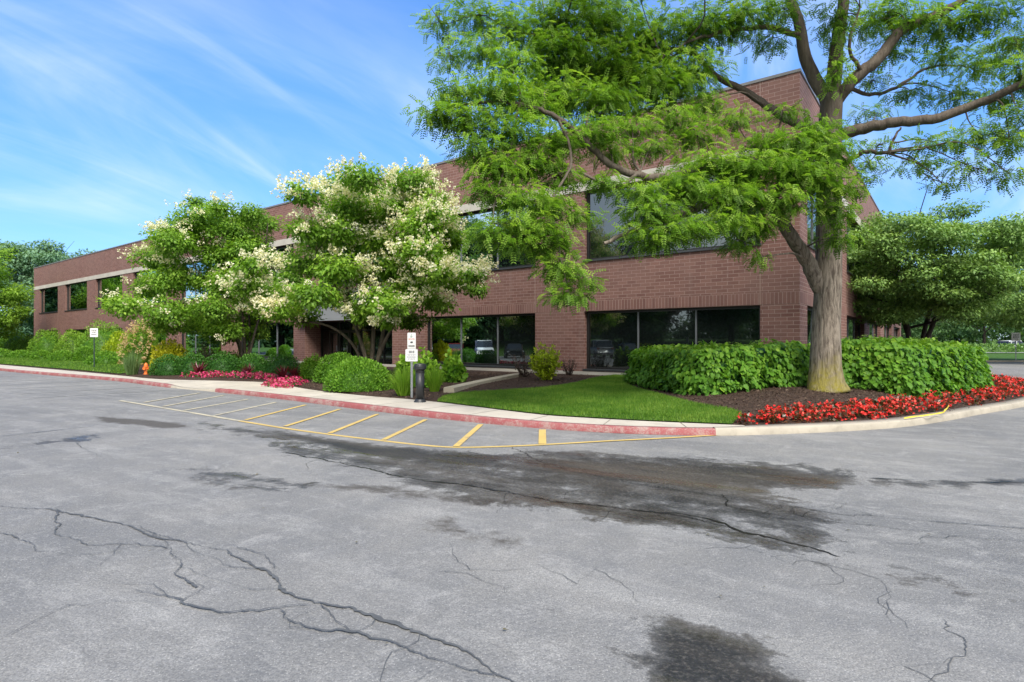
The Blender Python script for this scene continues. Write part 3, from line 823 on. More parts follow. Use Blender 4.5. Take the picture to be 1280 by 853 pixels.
# ---- big honey locust
TB = np.array([7.9, 14.5, H1(7.9, 14.5) - .05])
loc = empty('honey_locust_tree', TB, 'huge spreading shade tree with mossy grey trunk and feathery leaves at the building corner', 'tree')
def LP(l): return np.array([P3(px, py, 14.5 + dz) for px, py, dz in l])
limbs = []   # (points px, radii in m)
mbT = MB()
tr = limb_pts(np.vstack([[TB], LP([(1033,478,0),(1033,440,0),(1034,380,0),(1035,330,0),(1036,260,0),(1037,200,0),(1038,150,0),(1040,120,0)])]), 4)
hh = tr[:, 2] - TB[2]
rad = np.interp(hh, [0, .25, .6, 1.6, 3.2, 5, 6.5, 7.4], [.50, .42, .365, .325, .30, .285, .27, .245])
mbT.tube(tr, rad, 28, True, .055)
SK = [(tr[14:], rad[14:])]
for l, r0, r1 in (
    ([(1026,362,0),(1008,325,-.1),(985,290,-.3),(962,255,-.6),(930,243,-1),(870,262,-1.5),(800,285,-2),(755,305,-2.2)], .20, .035),
    ([(965,262,-.55),(975,225,-.6),(958,195,-.6)], .09, .03),
    ([(1036,235,0),(980,205,-.5),(900,205,-1),(830,222,-1.5),(772,212,-1.5),(735,180,-1.7),(697,148,-2),(650,130,-2),(590,130,-2.2),(540,142,-2.4)], .125, .015),
    ([(1037,185,0),(1005,160,.3),(975,145,.5),(940,120,1),(895,95,1),(865,68,1),(800,60,.8),(720,50,.5),(640,40,.3)], .13, .02),
    ([(1040,140,0),(1010,80,.3),(998,30,.5),(985,-10,.6),(960,-80,.8),(930,-150,1)], .17, .06),
    ([(1003,45,.4),(960,36,.3),(920,38,.5),(870,50,.2),(830,70,0)], .075, .02),
    ([(1040,130,0),(1046,60,-.2),(1054,0,-.3),(1060,-120,-.4),(1070,-230,-.2)], .19, .05),
    ([(1044,128,0),(1065,102,-.3),(1100,72,-.5),(1128,38,-.6),(1180,15,-.8),(1215,-8,-1),(1280,-60,-1.5)], .17, .05),
    ([(1046,172,0),(1075,162,-.3),(1110,155,-.6),(1165,150,-1),(1225,130,-1.4),(1280,105,-2),(1340,80,-2.5),(1400,70,-3)], .15, .05),
    ([(1046,216,0),(1065,200,-.2),(1085,190,-.5),(1108,192,-.8),(1116,178,-.9),(1126,160,-1)], .07, .02),
    ([(1060,112,-.1),(1100,118,.4),(1140,98,.8),(1160,85,1),(1200,83,1.3),(1225,90,1.5)], .05, .015),
    ([(697,148,-2),(715,200,-2.2),(690,255,-2.4),(700,320,-2.5),(712,370,-2.5)], .035, .01),
    ([(650,130,-2),(640,180,-2.4),(625,230,-2.8),(612,290,-3)], .03, .01),
    ([(1080,92,-.4),(1062,60,-.8),(1075,10,-1)], .05, .02),
    ([(800,215,-1.5),(770,235,-1.9),(720,215,-2),(690,220,-2.2)], .045, .015),
    ([(640,40,.3),(600,20,.1),(560,30,0)], .02, .008)):
    p = limb_pts(LP(l), 6); p = resq(p, .012, rng); rd = np.linspace(r0, r1, len(p)) ; rd = r1 + (r0 - r1) * (np.linspace(1, 0, len(p)) ** .9)
    mbT.tube(p, rd, 10, False, .04); SK.append((p, rd))
PADS = []
def pad(px, py, rx, ry, dz, w=1.0):
    if px > 1060: w *= .85
    if py < 60: w *= .85
    Z = 14.5 + dz; k = Z / F; PADS.append((P3(px, py, Z), (rx * k * 1.12, rx * k, ry * k * 1.1), w))
for q in ((548,28,22,20,0,.6),(562,72,26,22,-.2,.45),(595,20,42,22,.2,.7),(606,62,38,18,-.6,.7),(645,35,38,24,.2,.9),(548,142,34,15,-2.4,.8),(585,150,42,20,-2.2,1),(570,112,30,14,-2.3,.8),(620,112,42,22,-2,1),
    (640,165,42,24,-2.2,1),(598,185,36,20,-2.5,.9),(622,212,36,18,-2.6,1),(605,238,24,16,-2.8,.9),(648,248,38,20,-2.7,1),(612,290,26,17,-3,.9),(650,280,36,18,-2.8,1),(690,258,32,18,-2.4,.9),(695,300,28,20,-2.5,.9),
    (700,335,28,20,-2.5,1),(712,368,28,14,-2.5,1),(738,350,14,10,-2.5,.8),(670,310,22,14,-2.6,.7),(680,200,34,18,-2,.65),(700,222,30,15,-1.9,.8),(740,165,38,18,-1.5,.8),(660,205,32,16,-2.2,.9),(700,175,34,16,-1.8,.9),(765,190,34,13,-1.2,.7),(815,185,34,12,-1.0,.6),(870,170,36,13,-.6,.7),(755,228,30,12,-1.9,.7),(640,300,30,16,-2.9,.9),(675,285,28,14,-2.7,.9),(725,270,24,11,-2.2,.7),(800,240,34,13,-1.9,.8),(690,60,40,20,-.2,.9),(640,80,36,18,-1.0,.8),(660,130,40,18,-1.6,.9),(850,225,34,14,-1.6,.8),(920,150,34,11,-.4,.6),(980,140,24,9,-.6,.5),
    (695,22,48,24,.4,1),(752,28,52,28,.5,1),(720,75,52,26,.3,1),(775,82,54,28,.6,1),(700,115,42,20,-.6,1),(752,128,48,22,-.5,1),(815,45,50,28,.8,1),(815,108,50,26,.2,1),(862,90,46,26,.5,1),(875,35,50,26,.6,1),(840,150,40,15,-.5,.7),(790,160,36,13,-.8,.6),(880,130,32,14,.4,.6),
    (925,20,44,24,.4,1),(965,50,30,16,.4,.5),(978,12,30,16,.3,.7),(955,178,36,12,-.8,.7),(995,180,42,17,-1.0,1),(1035,190,34,20,-1.2,1),(880,205,40,19,-1.2,1),(935,208,46,18,-1.3,1),(990,215,44,20,-1.3,1),
    (1030,228,36,20,-1.4,1),(860,240,42,18,-1.6,1),(915,245,44,18,-1.6,1),(975,250,42,18,-1.4,.9),(815,262,42,18,-2,1),(850,285,42,16,-2,1),(900,278,40,16,-1.8,1),(820,300,34,13,-2.1,.9),(795,290,26,10,-2.1,.6),
    (945,282,34,14,-1.2,.9),(925,305,22,14,-1.2,.7),(1040,262,28,18,-1.2,.9),(1048,298,22,16,-1.0,.7),(1022,160,26,14,-.9,.8),(1070,235,18,12,-1,.6),(950,322,12,12,-1.1,.6),
    (1045,25,26,32,-.7,.7),(1047,90,16,26,-.6,.7),(1085,30,34,20,.4,.55),(1110,15,40,18,-.4,.9),(1150,28,38,18,-.7,.8),(1112,62,30,13,.2,.6),(1190,28,44,20,-.8,.7),(1232,18,44,20,-1,.8),(1268,48,36,20,-1.4,.7),(1180,70,40,14,.8,.5),(1230,78,40,14,.9,.6),
    (1278,88,30,16,-1.8,.7),(1140,115,40,9,.4,.4),(1195,118,40,11,.2,.5),(1250,122,34,12,-1.2,.6),(1090,140,26,8,-.2,.4),(1170,178,44,12,-1.2,.4),(1222,168,44,14,-1.3,.45),(1262,178,34,18,-1.8,.5),(1210,208,38,14,-1.4,.42),(1262,218,30,16,-1.8,.4),(1150,205,30,10,-1.0,.4),
    (1100,180,20,9,-.7,.4),(1085,205,24,9,-.5,.5),(1085,222,16,8,-.5,.4),(1180,232,26,8,-1.3,.35),(1272,140,24,14,-2,.5),(1090,100,24,10,0,.5)): pad(*q)
rp = np.random.default_rng(11)
for k in range(26):       # the crown above and beside the frame
    px = rp.uniform(640, 1420); py = rp.uniform(-260, -15); e = ((px - 1020) / 420) ** 2 + ((py + 0) / 285) ** 2
    if e < 1: pad(px, py, rp.uniform(45, 70), rp.uniform(24, 34), rp.uniform(-3.0, 3.5), .6)
for k in range(16): pad(rp.uniform(1300, 1430), rp.uniform(-20, 200), 45, 20, rp.uniform(-2.5, 1.5), .6)
for k in range(10):   # the far side of the crown
    px = rp.uniform(640, 850); py = rp.uniform(10, 130); pad(px, py, 40, 18, rp.uniform(1.0, 2.4), .5)
twigs(mbT, SK, PADS, np.random.default_rng(5), .055, 6)
mbT.build('trunk', M['bark_locust'], loc, smooth=True, offset=TB)
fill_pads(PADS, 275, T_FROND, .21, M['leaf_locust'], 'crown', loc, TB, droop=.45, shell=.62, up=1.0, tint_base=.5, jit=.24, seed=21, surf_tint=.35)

# ---- flowering lilac trees
def lilac(name, label, base, Zt, px0, pads_px, dens, blos, seed, stems):
    r = np.random.default_rng(seed)
    o = empty(name, base, label, 'tree')
    mb = MB(); sk = []
    for l, r0 in stems:
        p = limb_pts([P3(px, py, Zt + dz) for px, py, dz in l], 5); p[0] = base + np.array([(p[0][0] - base[0]), (p[0][1] - base[1]), -.05]) if False else p[0]
        rd = .02 + (r0 - .02) * np.linspace(1, 0, len(p)) ** .8
        mb.tube(p, rd, 8, False, .05); sk.append((p, rd))
    pads = []
    k = Zt / F
    for px, py, rx in pads_px:
        for rep_ in range(2):
            dz = r.uniform(-2.3, .1) if rep_ == 0 else r.uniform(.1, 2.3)
            q = P3(px + r.normal(0, 5), py + 9 + r.normal(0, 4), Zt) ; q[1] += dz
            pads.append((q, (rx * k * 1.12, rx * k * 1.12, rx * k * .62), 1.0))
    twigs(mb, sk, pads, r, .04, 5)
    mb.build('trunk', M['bark_lilac'], o, smooth=True, offset=base)
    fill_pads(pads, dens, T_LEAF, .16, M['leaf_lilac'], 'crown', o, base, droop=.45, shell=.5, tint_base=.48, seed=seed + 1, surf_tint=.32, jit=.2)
    PP, AA = [], []
    for c, rad, w in pads:
        px = 640 + c[0] / c[1] * F; py = 427 - (c[2] - EYE) / c[1] * F
        n = int(blos(px, py, r) * (3.6 if c[1] < Zt else 1.5))
        # sprays come in bunches of several panicles at the branch ends
        while n > 0:
            d = nrm(r.normal(size=3) * np.array([1, 1, .6]) + np.array([0, -.45, .45])); p = c + d * np.asarray(rad) * r.uniform(.88, 1.08)
            for j in range(r.integers(2, 7)):
                PP.append(p + r.normal(0, .12, 3) * np.array([1.5, 1.5, .7])); AA.append(d + r.normal(0, .5, 3) + np.array([0, 0, .35]))
            n -= 3
    PP = np.array(PP); AA = np.array(AA); n = len(PP)
    v, f = stamp(T_PAN, PP, AA, nrm(r.normal(size=(n, 3))), r.uniform(.22, .38, n))
    np_obj('blossoms', v, f, M['petal_cream'], o, base, rep(np.clip(r.normal(.55, .22, n), 0, 1), T_PAN))
    return o
def dens_main(px, py, r):
    v = 9 if py < 345 else (5 if py < 380 else 2.5)
    if px > 480 and py > 370: v = 5
    if px < 360: v = 10
    if px > 470 and py < 300: v = 12
    return r.poisson(v)
B1 = gp(462, 473); B1[2] -= .04
Z1 = B1[1]
lilac('flowering_lilac_tree', 'broad multi-stemmed tree heavy with cream blossom clusters, in front of the entrance', B1, Z1, 462,
   [(430,222,24),(470,228,26),(515,222,26),(410,254,22),(450,258,28),(500,260,28),(540,242,24),(548,268,26),(398,292,22),(430,290,28),(480,294,28),(525,290,28),(560,285,22),(340,330,20),(390,325,28),(440,330,28),
    (490,328,28),(540,322,28),(322,352,22),(365,360,28),(415,365,28),(470,360,28),(520,352,28),(562,342,24),(585,348,16),(322,378,14),(368,384,20),(452,380,20),(510,382,24),(545,370,20),(498,396,12)], 430, dens_main, 31,
   [([(462,473,0),(455,440,-.1),(440,400,-.3),(420,360,-.6),(395,320,-.8)],.085), ([(464,473,.1),(466,430,.1),(468,380,.1),(465,320,.3),(460,260,.3)],.10), ([(466,473,0),(480,430,-.2),(500,395,-.4),(530,350,-.6),(550,300,-.7)],.08),
    ([(468,473,0),(478,420,.3),(490,350,.8),(505,280,1.0),(515,240,1.0)],.09), ([(461,473,0),(440,430,.3),(410,408,.8),(370,400,1.0),(340,385,1.0)],.07), ([(463,473,0),(450,425,.2),(435,370,.9),(425,300,1.3),(430,240,1.0)],.08)])
def dens_left(px, py, r):
    v = 2.6 if py < 310 else .8
    if px < 225: v = 10 if py < 345 else 3
    if px > 290: v = .4
    return r.poisson(v)
B2 = gp(307, 462); B2[2] -= .04
lilac('flowering_lilac_tree', 'rounded green tree with sparser cream blossom, left of the entrance', B2, B2[1], 307,
   [(235,272,24),(270,268,26),(205,290,20),(318,266,20),(300,285,26),(245,300,26),(200,318,24),(285,318,28),(322,312,22),(190,345,20),(235,340,28),(280,350,28),(316,348,22),(200,375,24),(245,380,28),(295,385,26),(318,372,18),
    (228,396,20),(270,402,22),(310,402,18),(262,252,12),(300,262,14)], 430, dens_left, 57,
   [([(305,462,0),(300,430,-.1),(285,400,-.4),(260,360,-.8),(235,320,-.9)],.075), ([(307,462,.1),(305,420,.1),(300,370,.1),(290,310,.3),(280,270,.3)],.085), ([(309,462,0),(315,430,0),(325,390,.2),(330,330,.3),(335,280,.3)],.075), ([(306,462,0),(290,415,.4),(260,395,.9),(225,380,1.0)],.06), ([(308,462,0),(312,420,.5),(310,350,1.0),(315,290,1.2)],.07)])

# ---- generic tree
def crown_tree(name, label, base, h, rx, rz, npads, pr, leafm, barkm, dens, size, seed, stems=1, flat_=.6, tb=.5, lean=.0, group=None, clear=.25, T=T_LEAF):
    r = np.random.default_rng(seed); base = np.array(base, float)
    o = empty(name, base, label, 'tree', group)
    cz = base[2] + h - rz; c = base + np.array([0, 0, h - rz])
    mb = MB(); sk = []
    for i in range(stems):
        a = 2 * PI * i / max(stems, 1) + .5 + r.uniform(-.3, .3); sp = (.36 if stems > 1 else .06)
        d = np.array([math.cos(a), math.sin(a), 0]) * sp
        r0 = .028 * h / math.sqrt(stems) + .02
        p = limb_pts([base + d * .15 + np.array([0,0,-.05]), base + d * (.35 * rx) + np.array([0, 0, h * .25]), base + d * (.8 * rx) + np.array([0, 0, h * .5]), c + d * rx * .6 + np.array([0, 0, rz * .3])], 5)
        p = resq(p, .02, r); rd = .025 + (r0 - .025) * np.linspace(1, 0, len(p)) ** .8
        mb.tube(p, rd, 9, False, .05); sk.append((p, rd))
        for k in range(5):
            j = r.integers(5, len(p) - 3); dd = nrm(r.normal(size=3) * np.array([1, 1, .35]) + np.array([0, 0, .75]))
            q = limb_pts([p[j], p[j] + dd * rx * .35, p[j] + dd * rx * .75 + np.array([0, 0, .08 * h])], 4); rr = np.linspace(rd[j] * .7, .02, len(q))
            mb.tube(q, rr, 6, False); sk.append((q, rr))
    pads = []
    while len(pads) < npads:
        d = nrm(r.normal(size=3)); rr = r.uniform(.35, 1) ** .6
        q = c + d * np.array([rx, rx, rz]) * rr * (1 + r.normal(0, .06))
        if q[2] < base[2] + clear * h: continue
        s = pr * r.uniform(.7, 1.3); pads.append((q, (s, s, s * flat_), 1.0))
    twigs(mb, sk, pads, r, .07, 3)
    mb.build('trunk', barkm, o, smooth=True, offset=base)
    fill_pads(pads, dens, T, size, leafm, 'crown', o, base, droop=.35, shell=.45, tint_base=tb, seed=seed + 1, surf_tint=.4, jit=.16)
    return o
hb = (21.2, 30.3, .2)
crown_tree('hawthorn_tree', 'dense tiered green tree with dark leaning stems beside the brick side wall', hb, 8.7, 4.9, 3.3, 150, 1.1, M['leaf_haw'], M['bark_dark'], 240, .16, 71, stems=4, flat_=.36, tb=.5, clear=.30)
crown_tree('shade_tree', 'wide green tree behind the tiered tree, cut by the right edge of the photo', (40.5, 44.0, .1), 11.2, 7.0, 4.6, 85, 1.5, M['leaf_haw'], M['bark_dark'], 95, .24, 72, stems=1, flat_=.45, tb=.55, clear=.2)
# backdrop trees on the right, beyond the far verge
for i, (x, y, h, lb) in enumerate(((62, 92, 9, 'small pale tree beyond the far grass at right'), (71, 96, 11, 'hazy background tree behind the white car at right'), (80, 98, 10, 'hazy background tree at the far right edge'), (55, 96, 9, 'distant tree glimpsed under the tiered tree'), (52, 72, 7.5, 'small round tree standing on the far verge'))):
    crown_tree('background_tree', lb, (x, y, .05), h, h * .48, h * .40, 34, h * .14, M['leaf_far'], M['bark_dark'], 34, .36, 80 + i, flat_=.6, tb=.6, clear=.12)
# left background
crown_tree('background_tree', 'bright yellow-green tree at the far left end of the building', (-58.2, 62, .1), 11.6, 5.1, 5.6, 80, 1.25, M['leaf_bright'], M['bark_dark'], 70, .27, 91, flat_=.6, tb=.6, clear=.08)
crown_tree('background_tree', 'tall blue-green tree rising behind the far left roofline', (-94, 112, .0), 21.3, 13, 6.5, 100, 2.5, M['leaf_bluegrn'], M['bark_dark'], 26, .6, 92, flat_=.5, tb=.55, clear=.25)
crown_tree('background_tree', 'grey-green tree low behind the bright tree at the left edge', (-84, 96, .0), 12, 8, 5, 60, 2.0, M['leaf_bluegrn'], M['bark_dark'], 26, .5, 93, flat_=.55, tb=.45, clear=.05)
# trees across the car park, seen only as reflections in the glass
for i, (x, y, h) in enumerate(((-45, -2, 12), (-46, 9, 13), (-45, 19, 12), (-47, 28, 13), (-50, -6, 16), (-54, 5, 18), (-53, 14, 17), (-56, 23, 18.5), (-58, 33, 18), (-63, 44, 17), (-44, -17, 16), (-67, 18, 21), (-66, 2, 20), (-69, 31, 20), (-90, 84, 17), (-97, 92, 18), (-83, 74, 16), (-30, -30, 16), (-16, -38, 16), (0, -42, 15))):
    crown_tree('reflected_tree', 'tree across the car park, mirrored in the dark windows', (x, y, -.05), h, h * .42, h * .42, 64, h * .13, M['leaf_far'], M['bark_dark'], 24, .6, 110 + i, flat_=.75, tb=.5, clear=.06, group='trees mirrored in the windows')

# a far wood all round, one mass
r_ = np.random.default_rng(77); fp = []
for a in np.arange(0, 2 * PI, .016):
    for k in range(2):
        D = r_.uniform(135, 175); hh = 8 + 4 * math.sin(a * 9) * math.sin(a * 23 + 1) + r_.uniform(-2, 3)
        for zz in np.arange(1.2, hh, 3.2): fp.append(((D * math.sin(a) - 10, D * math.cos(a) + 25, zz), (3.0, 3.0, 2.2), 1.0))
tag(fill_pads(fp, 2.6, T_LEAF, 1.5, M['leaf_far'], 'far_wood', None, None, seed=78, shell=.4, tint_base=.5), kind='stuff')
mb = MB(); kx = np.arange(-60, 40, 3.0); prof = [(-37, -.03), (-40, .3), (-43, .9), (-46, 1.4), (-52, 1.7), (-78, 1.9), (-84, -.05)]
for i in range(len(kx) - 1):
    for j in range(len(prof) - 1):
        g = lambda x, y, z: (x - .10 * (y - 10) + .5 * math.sin(y * .2), y, z * (1 + .12 * math.sin(y * .13 + x)) * min(1, max(0, (34 - y) / 14)) if z > 0 else z)
        mb.face([g(prof[j][0], kx[i], prof[j][1]), g(prof[j][0], kx[i+1], prof[j][1]), g(prof[j+1][0], kx[i+1], prof[j+1][1]), g(prof[j+1][0], kx[i], prof[j+1][1])])
tag(mb.build('hill', M['turf'], smooth=True), kind='structure')

# ---- shrubs
def shrub_mesh(base, rx, ry, h, n, T, size, seed, tb=.5, up=.5, lump=.12, core=.80, jit=.15, droop=.0, taper=1.0):
    r = np.random.default_rng(seed); VV = []; FF = []
    d = nrm(r.normal(size=(n, 3))); d[:, 2] = np.abs(d[:, 2]); d[:, 2] = d[:, 2] * 1.0
    ph = r.uniform(0, 6, 6)
    def rad(dd):
        return 1 + lump * (np.sin(dd[:, 0] * 6 + ph[0]) * np.sin(dd[:, 1] * 6 + ph[1]) + .7 * np.sin(dd[:, 2] * 7 + dd[:, 0] * 5 + ph[2]) * np.sin(dd[:, 1] * 9 + ph[3]))
    rr = rad(d) * (1 - (1 - core) * r.uniform(0, 1, n) ** 1.5 * 1.2)
    S = np.array([rx, ry, h]); p = d * S * rr[:, None] ; p[:, 2] = np.maximum(p[:, 2], .02)
    ax = d + r.normal(0, .5, (n, 3)) + np.array([0, 0, up - droop]); nm = d + r.normal(0, .4, (n, 3)) + np.array([0, 0, .5])
    v, f = stamp(T, p, ax, nm, size * r.uniform(.7, 1.3, n))
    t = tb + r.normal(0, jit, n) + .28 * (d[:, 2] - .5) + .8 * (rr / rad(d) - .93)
    VV.append(v); TT = [rep(np.clip(t, 0, 1), T)]; FF.append(f); nv = len(v)
    # woody core so the shrub is not hollow
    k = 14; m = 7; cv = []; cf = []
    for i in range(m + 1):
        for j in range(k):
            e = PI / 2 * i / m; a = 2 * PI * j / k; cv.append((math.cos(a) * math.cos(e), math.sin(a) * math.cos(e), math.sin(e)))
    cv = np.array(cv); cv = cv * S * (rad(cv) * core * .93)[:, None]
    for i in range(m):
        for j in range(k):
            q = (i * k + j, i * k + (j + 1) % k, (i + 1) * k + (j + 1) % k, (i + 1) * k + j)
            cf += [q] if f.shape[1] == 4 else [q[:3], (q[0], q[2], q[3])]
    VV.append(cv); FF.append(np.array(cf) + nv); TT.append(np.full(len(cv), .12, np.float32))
    return np.vstack(VV), np.vstack(FF), np.concatenate(TT)
def shrub(name, label, x, y, rx, ry, h, n, m, size=.07, seed=1, group=None, cat='shrub', T=T_LEAF, **kw):
    b = np.array([x, y, H1(x, y) - .01])
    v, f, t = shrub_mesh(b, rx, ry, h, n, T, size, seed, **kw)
    o = np_obj(name, v, f, m, None, None, t); o.location = b
    return tag(o, label, cat, group)
def at(px, py): q = gp(px, py); return q[0], q[1]
def shr_px(name, label, px, py, wpx, hpx, m, n, size, seed, **kw):
    x, y = at(px, py); k = y / F
    return shrub(name, label, x, y, wpx * k / 2, wpx * k / 2 * kw.pop('dep', .9), hpx * k, n, m, size, seed, **kw)
# clipped mounds right of the entrance bed
shr_px('mounded_shrub', 'large clipped green mound nearest the pavement, under the blossoming tree', 449, 488, 84, 40, M['leaf_spirea'], 5200, .075, 1, lump=.05, dep=.8)
shr_px('mounded_shrub', 'darker clipped mound half hidden behind the largest mound', 423, 478, 60, 36, M['leaf_spirea'], 3600, .075, 2, lump=.05, tb=.42)
shr_px('mounded_shrub', 'small bright mound at the left end of the clipped mounds', 392, 474, 34, 28, M['leaf_spirea'], 2200, .08, 3, lump=.12, tb=.62)
# boxwoods
for i, (px, py, w, h, lb) in enumerate(((212,471,46,25,'low dark boxwood beside the orange hydrant'),(240,470,42,26,'boxwood behind the first purple spiky plant'),(278,468,44,25,'dark boxwood behind the middle of the pink bed'),
        (316,467,40,22,'boxwood with looser top below the green tree trunk'),(352,469,50,24,'rounded boxwood at the right end of the dark row'))):
    shr_px('boxwood_shrub', lb, px, py - 2, w, h, M['leaf_box'], 2600, .075, 10 + i, lump=.06, group='dark boxwoods behind the pink flowers', tb=.45 if i != 3 else .6)
shr_px('golden_shrub', 'golden-yellow shrub behind the hydrant', 213, 465.5, 44, 36, M['leaf_gold'], 3000, .12, 20, lump=.15, tb=.85)
shr_px('tan_shrub', 'twiggy tan-brown shrub behind the boxwood row', 257, 460, 30, 30, M['leaf_tan'], 1000, .10, 21, lump=.25, core=.5)
shr_px('green_shrub', 'light green leafy shrub right of the tan shrub', 292, 462, 34, 20, M['leaf_spirea'], 1100, .10, 22, lump=.2)
# near the low wall
shr_px('leafy_shrub', 'round leafy green shrub right of the bollard light', 566, 478, 28, 30, M['leaf_hyd'], 520, .15, 23, lump=.2, tb=.6, T=T_BIG)
shr_px('leafy_shrub', 'light green leafy shrub half hidden behind the sign post', 532, 484, 30, 38, M['leaf_hyd'], 560, .15, 24, lump=.25, tb=.75, T=T_BIG)
shr_px('leafy_shrub', 'low leafy shrub between the mounds and the sign post', 506, 480, 20, 34, M['leaf_hyd'], 420, .14, 25, lump=.25, tb=.72, T=T_BIG)
def twiggy(name, label, px, py, wpx, hpx, m, nst, nl, size, seed, tb=.5):
    """upright stems carrying leaves"""
    x, y = at(px, py); k = y / F; b = np.array([x, y, H1(x, y) - .01]); r = np.random.default_rng(seed)
    o = empty(name, b, label, 'shrub'); mb = MB(); P_, A_, = [], []
    for i in range(nst):
        a = r.uniform(0, 2 * PI); rr = wpx * k / 2 * math.sqrt(r.uniform(.02, 1)); hh = hpx * k * r.uniform(.6, 1.0) * (1 - .35 * (rr / (wpx * k / 2)) ** 2)
        e = np.array([math.cos(a) * rr, math.sin(a) * rr, hh]); q = limb_pts([np.array([math.cos(a), math.sin(a), 0]) * .04, e * np.array([.6, .6, .45]), e], 4)
        mb.tube(q, np.linspace(.010, .003, len(q)), 4, False)
        for j in range(nl):
            t = r.uniform(.18, 1.0); s = q[min(len(q) - 1, int(t * (len(q) - 1)))]
            P_.append(s + r.normal(0, .03, 3)); A_.append(np.array([math.cos(a), math.sin(a), .3]) * .6 + r.normal(0, .6, 3))
    mb.build('stems', M['twig'], o)
    n = len(P_); v, f = stamp(T_LEAF, P_, np.array(A_), np.array([0, 0, 1]) + r.normal(0, .5, (n, 3)), size * r.uniform(.7, 1.3, n))
    z = np.array(P_)[:, 2] / (hpx * k)
    np_obj('foliage', v, f, m, o, None, rep(np.clip(tb + r.normal(0, .15, n) + .3 * (z - .6), 0, 1), T_LEAF))
twiggy('chartreuse_shrub', 'upright chartreuse-yellow shrub on the mulch before the brick pier', 682, 476, 46, 56, M['leaf_yel'], 70, 46, .10, 41, .62)
twiggy('purple_shrub', 'bare purple-brown twiggy shrub left of the chartreuse shrub', 656, 472, 38, 42, M['leaf_purple'], 38, 9, .07, 42)
twiggy('purple_shrub', 'small purple-brown twiggy shrub right of the chartreuse shrub', 711, 470, 24, 30, M['leaf_purple'], 30, 10, .07, 43, .4)
# ornamental grasses
def orn_grass(label, px, py, wpx, hpx, n, m, seed, flare=1.0):
    x, y = at(px, py); k = y / F; b = np.array([x, y, H1(x, y)]); r = np.random.default_rng(seed)
    a = r.uniform(0, 2 * PI, n); rr = np.sqrt(r.uniform(0, 1, n)); bw = wpx * k / 2
    root = np.stack([np.cos(a) * rr * bw * .45, np.sin(a) * rr * bw * .45, np.zeros(n)], 1)
    hh = hpx * k * (1 - .35 * rr) * r.uniform(.45, 1.05, n); lean = rr * bw * .95 * flare
    V = []; Fq = []; w = .010
    out = np.stack([np.cos(a), np.sin(a), np.zeros(n)], 1) ; side = nrm(r.normal(size=(n, 3)) * np.array([1, 1, .0])) * w
    p1 = root + out * (lean * .35)[:, None] + np.array([0, 0, 1]) * (hh * .62)[:, None]; p2 = root + out * lean[:, None] + np.array([0, 0, 1]) * hh[:, None]
    V = np.stack([root - side, root + side, p1 + side * .8, p1 - side * .8, p2, p2 + side * .1], 1).reshape(-1, 3)
    i = np.arange(n)[:, None] * 6; Fq = np.vstack([i + np.array([0, 1, 2, 3]), i + np.array([3, 2, 5, 4])])
    o = np_obj('ornamental_grass', V, Fq, m, None, None, np.repeat(np.clip(r.normal(.5, .2, n), 0, 1), 6)); o.location = b
    return tag(o, label, 'ornamental grass')
orn_grass('tall bright ornamental grass clump left of the sign post', 505, 496, 34, 46, 420, M['leaf_orn'], 1)
orn_grass('ornamental grass clump right of the bollard light', 543, 490, 24, 44, 300, M['leaf_orn'], 2)
orn_grass('tall bluish ornamental grass clump left of the orange hydrant', 165, 469, 26, 36, 420, M['leaf_orn_far'], 3, .6)
# shrub rows along the left wing
for i, (px, py, w, h, mt, lb) in enumerate((
    (-8, 441, 44, 20, 'leaf_spirea', 'rounded shrub cut by the left photo edge'), (22, 442, 40, 27, 'leaf_spirea', 'broad light green shrub below the bright tree'), (60, 444, 42, 31, 'leaf_spirea', 'tall loose green shrub below the second window from the left end'),
    (92, 446, 38, 32, 'leaf_lilac', 'green shrub behind the left white sign'), (128, 447, 58, 44, 'leaf_spirea', 'largest arching green shrub below the fourth window'), (152, 450, 40, 34, 'leaf_yel', 'yellow-green shrub before the peach blossom shrub'))):
    shr_px('wing_shrub', lb, px, py, w, h * 1.0, M[mt], 2900, .14, 60 + i, lump=.10, tb=.66 if mt != 'leaf_yel' else .2)
x, y = at(180, 456)
shr_px('blossom_shrub', 'shrub covered in peach-cream blossom left of the golden shrub', 176, 456, 40, 50, M['leaf_lilac'], 1500, .16, 68, lump=.22)
r_ = np.random.default_rng(9); n = 260; d = nrm(r_.normal(size=(n, 3)) + np.array([-.1, -.3, .5])); k = y / F
bo = bpy.data.objects['blossom_shrub']
v, f = stamp(T_PAN, d * np.array([20 * k, 18 * k, 48 * k]) * r_.uniform(.9, 1.08, (n, 1)), d, nrm(r_.normal(size=(n, 3))), r_.uniform(.22, .36, n))
np_obj('blossoms', v, f, M['petal_peach'], bo, None, rep(np.clip(r_.normal(.5, .25, n), 0, 1), T_PAN))
for i, (px, py, w, h, lb) in enumerate(((2, 448, 30, 11, 'low trimmed mound at the left edge of the lawn'), (27, 448.5, 28, 10, 'second low trimmed mound from the left edge'), (52, 450, 24, 11, 'low trimmed mound between the left edge and the white sign'), (78, 452, 30, 13, 'low trimmed mound just left of the white sign'),
      (106, 452.5, 24, 19, 'taller ball-shaped mound behind the white sign pole'), (134, 456, 46, 16, 'wide low mound right of the white sign'))):
    shr_px('low_mound_shrub', lb, px, py, w, h, M['leaf_spirea'], 1800, .11, 75 + i, lump=.05, tb=.5, group='low mounds along the left lawn')

